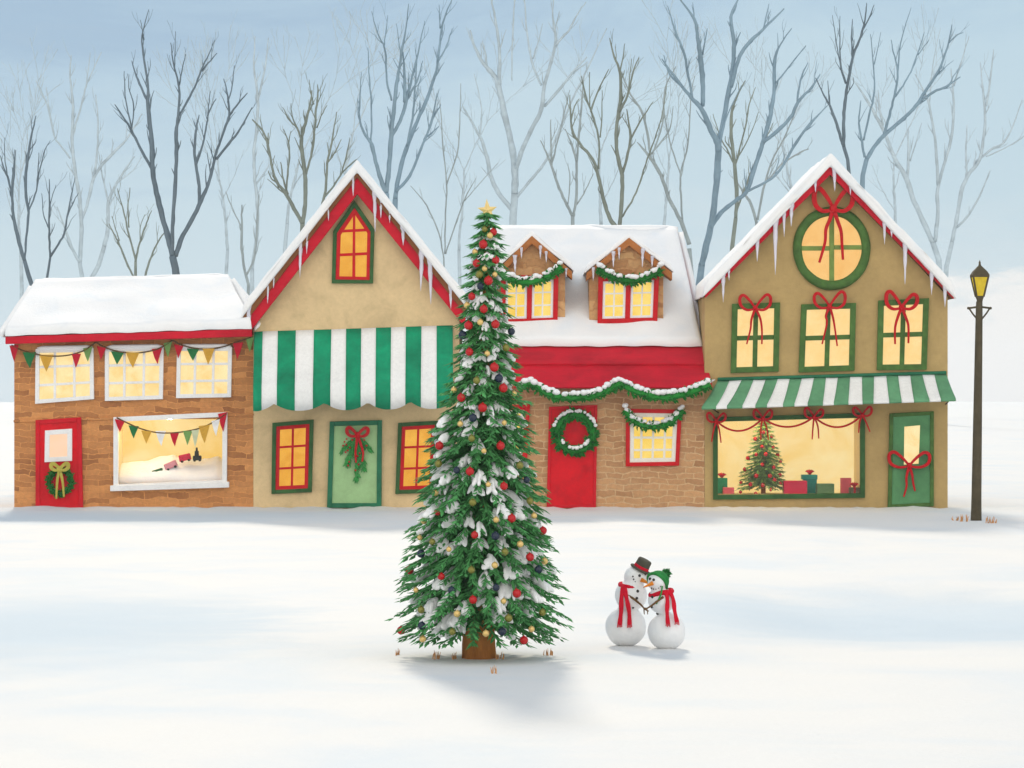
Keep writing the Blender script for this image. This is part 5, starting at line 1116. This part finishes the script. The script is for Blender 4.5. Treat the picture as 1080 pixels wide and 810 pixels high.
bare_tree('olive grey slim tree showing between the blue grey tree and the tall shop gable', 38, 'bark_olive', [(771, 300, 5), (772, 262, 4.6), (776, 230, 4.2)],
    [[(776, 230, 3.8), (777, 200, 4), (774, 168, 4), (771, 138, 3.6), (773, 112, 3), (786, 85, .9)], [(777, 222, 2), (785, 200, 2), (796, 172, 1.8), (804, 156, 1.4), (815, 130, .7)], [(775, 175, 2), (768, 160, 1.8), (760, 145, 1.2), (752, 120, .6)], [(778, 165, 1.8), (787, 130, 1.8), (790, 110, 1.4), (797, 92, .7)], [(776, 170, 1.4), (790, 145, 1.2), (800, 118, .6)]], .5, 19)
bare_tree('thin grey tree rising behind the middle of the tall shop roof slope', 48, 'bark_grey', [(797, 290, 4), (798, 235, 3.4)],
    [[(798, 235, 3), (792, 215, 3), (784, 203, 2.4), (776, 190, 1)], [(799, 232, 2.4), (805, 200, 2.4), (814, 170, 2), (826, 148, 1.6), (842, 110, .8)], [(806, 195, 1.6), (824, 174, 1.8), (842, 162, 1.8), (853, 157, .8)]], .5, 20)
bare_tree('dark slate bare tree growing up behind the peak of the tall shop', 13, 'bark_slate', [(897, 200, 4.2), (894, 168, 3.8), (890, 155, 3.6)],
    [[(889, 153, 3.2), (884, 136, 3), (877, 116, 2.6), (869, 100, 1.8), (860, 82, .8)], [(875, 112, 1.3), (873, 85, .7)], [(890, 155, 3.6), (890, 130, 3.6), (891, 108, 3.4), (895, 84, 3), (900, 58, 2.6), (908, 38, 2.4), (913, 16, 1.6), (914, 3, .7)], [(909, 34, 2), (916, 20, 1.4), (922, 5, .7)], [(899, 60, 2), (898, 40, 1.6), (899, 20, .7)], [(892, 88, 2.4), (887, 70, 2), (886, 48, 1.3), (886, 17, .6)], [(887, 70, 1.2), (882, 45, 1), (878, 16, .6)]], .45, 21)
bare_tree('deep blue grey bare tree reaching sideways from behind the far slope of the tall shop', 15, 'bark_blue', [(909, 215, 5.6), (910, 185, 5), (914, 168, 4.8)],
    [[(914, 168, 4.4), (922, 155, 4.2), (932, 143, 4.2), (945, 132, 4), (958, 120, 3.8), (968, 109, 3.6), (980, 90, 3.2), (990, 75, 2.8), (999, 50, 2), (1004, 26, .9)], [(1001, 45, 1.8), (1008, 38, 1.4), (1016, 34, .7)], [(972, 106, 2.6), (985, 97, 2.6), (998, 91, 2.4), (1013, 81, .9)], [(1001, 89, 1.6), (1010, 73, .7)], [(978, 92, 1.8), (988, 78, 1.6), (994, 70, .7)], [(932, 143, 3), (938, 122, 2.8), (943, 102, 2.6), (947, 75, 2), (942, 55, 1.4), (940, 42, .7)], [(947, 75, 1.6), (950, 45, 1.3), (961, 8, .6)], [(944, 102, 2), (955, 86, 1.8), (962, 72, 1.6), (970, 50, 1.2), (975, 34, .6)], [(968, 58, 1.2), (980, 42, .6)],
     [(912, 166, 2.6), (909, 150, 2.6), (906, 130, 2), (908, 106, .8)], [(911, 148, 2.2), (917, 120, 2), (922, 98, 1.8), (921, 70, 1.4), (918, 36, .6)], [(922, 68, 1.2), (929, 34, .6)]], .4, 22)
bare_tree('pale grey tree behind the lower far slope of the tall shop roof', 170, 'bark_hazy', [(993, 330, 7), (990, 274, 6.4), (984, 256, 6)],
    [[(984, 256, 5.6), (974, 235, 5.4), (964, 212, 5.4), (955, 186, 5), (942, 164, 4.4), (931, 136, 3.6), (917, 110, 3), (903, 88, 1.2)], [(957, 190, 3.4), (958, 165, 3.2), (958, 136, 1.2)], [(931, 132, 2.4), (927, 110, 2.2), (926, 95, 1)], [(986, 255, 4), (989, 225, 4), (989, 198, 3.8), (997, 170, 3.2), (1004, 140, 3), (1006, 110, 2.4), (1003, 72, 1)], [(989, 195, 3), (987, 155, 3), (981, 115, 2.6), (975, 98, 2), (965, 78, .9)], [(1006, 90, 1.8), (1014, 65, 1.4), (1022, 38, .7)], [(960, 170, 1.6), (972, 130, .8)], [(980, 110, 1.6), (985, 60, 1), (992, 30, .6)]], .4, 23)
bare_tree('faintest pale tree above the street lamp at the edge of the wood', 240, 'bark_hazy', [(996, 340, 5.4), (998, 282, 5), (1004, 255, 4.6)],
    [[(1004, 255, 4.4), (1009, 232, 4.2), (1014, 202, 4.4), (1021, 185, 4), (1033, 168, 3.6), (1038, 140, 3), (1039, 115, 2.8), (1036, 88, 2), (1034, 66, 1)], [(1040, 112, 2.2), (1045, 80, 2), (1048, 52, .9)], [(1028, 172, 2.6), (1045, 158, 2.4), (1062, 146, 2), (1078, 105, .9)], [(1009, 240, 2.6), (1022, 226, 2.4), (1034, 205, 2), (1044, 180, .9)], [(1020, 188, 2), (1019, 160, 2), (1020, 132, .9)], [(1040, 165, 1.6), (1062, 155, 1.2), (1085, 140, .7)]], .4, 24)
def auto_tree(label, y, mat, px, py0, w, spread, reach, seed):
    random.seed(seed * 131 + 7); limbs = []
    def grow(x, z, ang, ln, w, dep):
        pts = [(x, z, w)]; n = 4
        for i in range(n):
            ang += rnd(-.13, .13) - .05 * ang; x += math.sin(ang) * ln / n; z -= math.cos(ang) * ln / n; w *= .86; pts.append((x, z, w))
        if dep == 0: pts[-1] = (x, z, .6)
        limbs.append(pts)
        if dep:
            m = 2 if rnd(0, 1) < .6 else 3; a0 = ang - spread * rnd(.6, 1)
            for i in range(m): grow(x, z, a0 + (2 * spread * rnd(.7, 1.05)) * i / (m - 1), ln * rnd(.62, .9), w * (.9 if i == m // 2 else .7), dep - 1)
            k = random.choice((1, 2, 3)); grow_side(pts[k], ang, ln)
    def grow_side(p, ang, ln):
        a = ang + random.choice((-1, 1)) * rnd(.4, .8); x, z, w = p; pts = [(x, z, w * .5)]
        for i in range(3): a *= .85; x += math.sin(a) * ln * .25; z -= math.cos(a) * ln * .25; pts.append((x, z, max(.5, w * (.4 - .1 * i))))
        limbs.append(pts)
    grow(px, py0 - 26, rnd(-.1, .1), reach, w * .92, 3)
    bare_tree(label, y, mat, [(px + rnd(-3, 3), py0, w * 1.1), (px, py0 - 26, w)], limbs, .5, seed)
auto_tree('faint pale tree between the low shop and the cottage, behind the slim grey one', 210, 'bark_hazy', 240, 290, 3.6, .34, 74, 31)
auto_tree('very faint pale tree behind the outer end of the low brown shop', 230, 'bark_hazy', 22, 290, 3.6, .36, 68, 32)
auto_tree('faint pale tree behind the olive grey tree over the cottage roof', 190, 'bark_hazy', 303, 262, 4.0, .33, 76, 33)
auto_tree('faint pale tree glimpsed behind the cottage peak between olive and blue grey trees', 220, 'bark_hazy', 362, 230, 3.6, .36, 66, 34)
auto_tree('faint pale tree above the star between the cottage and the broad pale tree', 240, 'bark_hazy', 484, 290, 3.4, .32, 84, 35)
auto_tree('faint pale tree behind the dark olive tree over the snowy roof', 200, 'bark_hazy', 634, 262, 4.0, .36, 76, 36)
auto_tree('faint pale tree in the gap between the snowy roof and the tall shop', 230, 'bark_hazy', 700, 270, 3.6, .34, 76, 37)
auto_tree('faint pale tree behind the near slope of the tall shop roof', 210, 'bark_hazy', 838, 250, 3.8, .34, 70, 38)
auto_tree('faint pale tree behind the deep blue grey tree past the tall shop', 240, 'bark_hazy', 944, 268, 3.6, .36, 74, 39)
random.seed(5)

# ================================================================== ground, air, sky, light, camera
def axis_pts(lo, hi, d, far, g=1.16):
    a = [lo + d * i for i in range(int((hi - lo) / d) + 1)]
    s = d; x = a[-1]
    while x < far[1]: s *= g; x += s; a.append(x)
    s = d; x = a[0]; pre = []
    while x > far[0]: s *= g; x -= s; pre.append(x)
    return pre[::-1] + a
xs = axis_pts(-14, 14, .14, (-900, 900)); ys = axis_pts(-46, 2, .16, (-75, 1600))
vs = [(x, y, gz(x, y)) for y in ys for x in xs]; k = len(xs)
fs = [(j * k + i, j * k + i + 1, (j + 1) * k + i + 1, (j + 1) * k + i) for j in range(len(ys) - 1) for i in range(k - 1)]
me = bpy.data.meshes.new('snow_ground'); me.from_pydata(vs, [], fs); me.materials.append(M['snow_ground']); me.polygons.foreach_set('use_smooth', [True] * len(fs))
go = bpy.data.objects.new('snow_ground', me); COL.objects.link(go); go['kind'] = 'structure'

HAZE = .0003
mb = MB(); mb.box(-960, 960, -90, 1680, -3.0, 34); hz = mb.build('haze', 'snow', None); hz['kind'] = 'stuff'
hm = bpy.data.materials.new('winter_air'); hm.use_nodes = True; nt = hm.node_tree; nt.nodes.remove(nt.nodes['Principled BSDF'])
pv = nt.nodes.new('ShaderNodeVolumePrincipled'); pv.inputs['Color'].default_value = (.93, .965, 1, 1); pv.inputs['Density'].default_value = HAZE; pv.inputs['Anisotropy'].default_value = 0
nt.links.new(pv.outputs[0], nt.nodes['Material Output'].inputs['Volume']); hz.data.materials[0] = hm

SUN_EL, SUN_AZ = 34, 5                              # the sun stands behind the houses, a little to the left
w = bpy.data.worlds.new('World'); scene.world = w; w.use_nodes = True; nt = w.node_tree; bg = nt.nodes['Background']
sky = nt.nodes.new('ShaderNodeTexSky'); sky.sky_type = 'NISHITA'; sky.sun_disc = False; sky.sun_elevation = R(SUN_EL); sky.sun_rotation = R(-SUN_AZ); sky.dust_density = 1.5; sky.air_density = 1.0
tc = nt.nodes.new('ShaderNodeTexCoord'); sp = nt.nodes.new('ShaderNodeSeparateXYZ'); nt.links.new(tc.outputs['Generated'], sp.inputs[0])
mp = nt.nodes.new('ShaderNodeMapping'); mp.inputs['Scale'].default_value = (7, 7, 22); nt.links.new(tc.outputs['Generated'], mp.inputs[0])
n1 = noisetex(nt, mp.outputs[0], 1.0, 8, .68, .6)
ma = nt.nodes.new('ShaderNodeMath'); ma.operation = 'MULTIPLY_ADD'; ma.inputs[1].default_value = .17; nt.links.new(n1, ma.inputs[0]); mx_ = nt.nodes.new('ShaderNodeMath'); mx_.operation = 'MULTIPLY_ADD'; mx_.inputs[1].default_value = -.205; nt.links.new(sp.outputs[0], mx_.inputs[0]); nt.links.new(sp.outputs[2], mx_.inputs[2])
nt.links.new(mx_.outputs[0], ma.inputs[2])
mc = nt.nodes.new('ShaderNodeMath'); mc.operation = 'SUBTRACT'; mc.inputs[1].default_value = .085; nt.links.new(ma.outputs[0], mc.inputs[0])
k_ = 10.0
cl = ramp(nt, mc.outputs[0], [(0, (.93, .945, .955)), (.006, (.86, .905, .93)), (.018, (.59, .75, .85)), (.05, (.515, .71, .835)), (.085, (.51, .705, .835)), (.122, (.42, .62, .79)), (.158, (.32, .51, .71)), (.26, (.5, .62, .74)), (.45, (.47, .60, .76)), (1, (.44, .58, .75))])
vm = nt.nodes.new('ShaderNodeVectorMath'); vm.operation = 'SCALE'; vm.inputs['Scale'].default_value = k_; nt.links.new(cl, vm.inputs[0])
# added bright sky bank, unseen behind the camera, to light the house fronts
fr = nt.nodes.new('ShaderNodeMapRange'); fr.interpolation_type = 'SMOOTHSTEP'
for i_, v_ in ((1, .35), (2, -.75), (3, 0), (4, 1)): fr.inputs[i_].default_value = v_
nt.links.new(sp.outputs[1], fr.inputs[0]); cl2 = mixrgb(nt, fr.outputs[0], cl, (1.0, .965, .905))
gain = nt.nodes.new('ShaderNodeMapRange'); nt.links.new(fr.outputs[0], gain.inputs[0])
for i_, v_ in ((1, 0), (2, 1), (3, .9), (4, 1.62)): gain.inputs[i_].default_value = v_
nt.links.new(cl2, vm.inputs[0]); nt.links.new(gain.outputs[0], vm.inputs['Scale']); fm = nt.nodes.new('ShaderNodeVectorMath'); fm.operation = 'SCALE'; fm.inputs['Scale'].default_value = k_
nt.links.new(vm.outputs[0], fm.inputs[0])
nt.links.new(mixrgb(nt, .93, sky.outputs[0], fm.outputs[0]), bg.inputs[0]); bg.inputs[1].default_value = .1

sl = bpy.data.lights.new('sun', 'SUN'); sl.energy = 2.35; sl.angle = R(7); sl.color = (1.0, .89, .73)
so_ = bpy.data.objects.new('sun', sl); COL.objects.link(so_); so_.location = (-10, 30, 40)
sd = V((-math.sin(R(SUN_AZ)) * math.cos(R(SUN_EL)), math.cos(R(SUN_AZ)) * math.cos(R(SUN_EL)), math.sin(R(SUN_EL))))   # towards the sun
so_.rotation_euler = sd.to_track_quat('Z', 'Y').to_euler()

cam = bpy.data.cameras.new('camera'); co = bpy.data.objects.new('camera', cam); COL.objects.link(co); scene.camera = co
co.location = (0, -D, H); co.rotation_euler = (R(90), 0, 0); cam.sensor_width = 36; cam.lens = F / 1080 * 36; cam.shift_y = (HY - 405) / 1080; cam.clip_end = 4000; cam.clip_start = .5
for o in scene.objects:
    if '_o' in o: del o['_o']
vs_ = scene.view_settings; vs_.view_transform = 'Standard'; vs_.look = 'None'; vs_.exposure = -.03; vs_.gamma = 1; vs_.use_curve_mapping = False
scene.render.engine = 'CYCLES'; scene.cycles.use_denoising = True; scene.cycles.max_bounces = 8; scene.cycles.transparent_max_bounces = 12; scene.cycles.volume_bounces = 1
scene.render.film_transparent = False
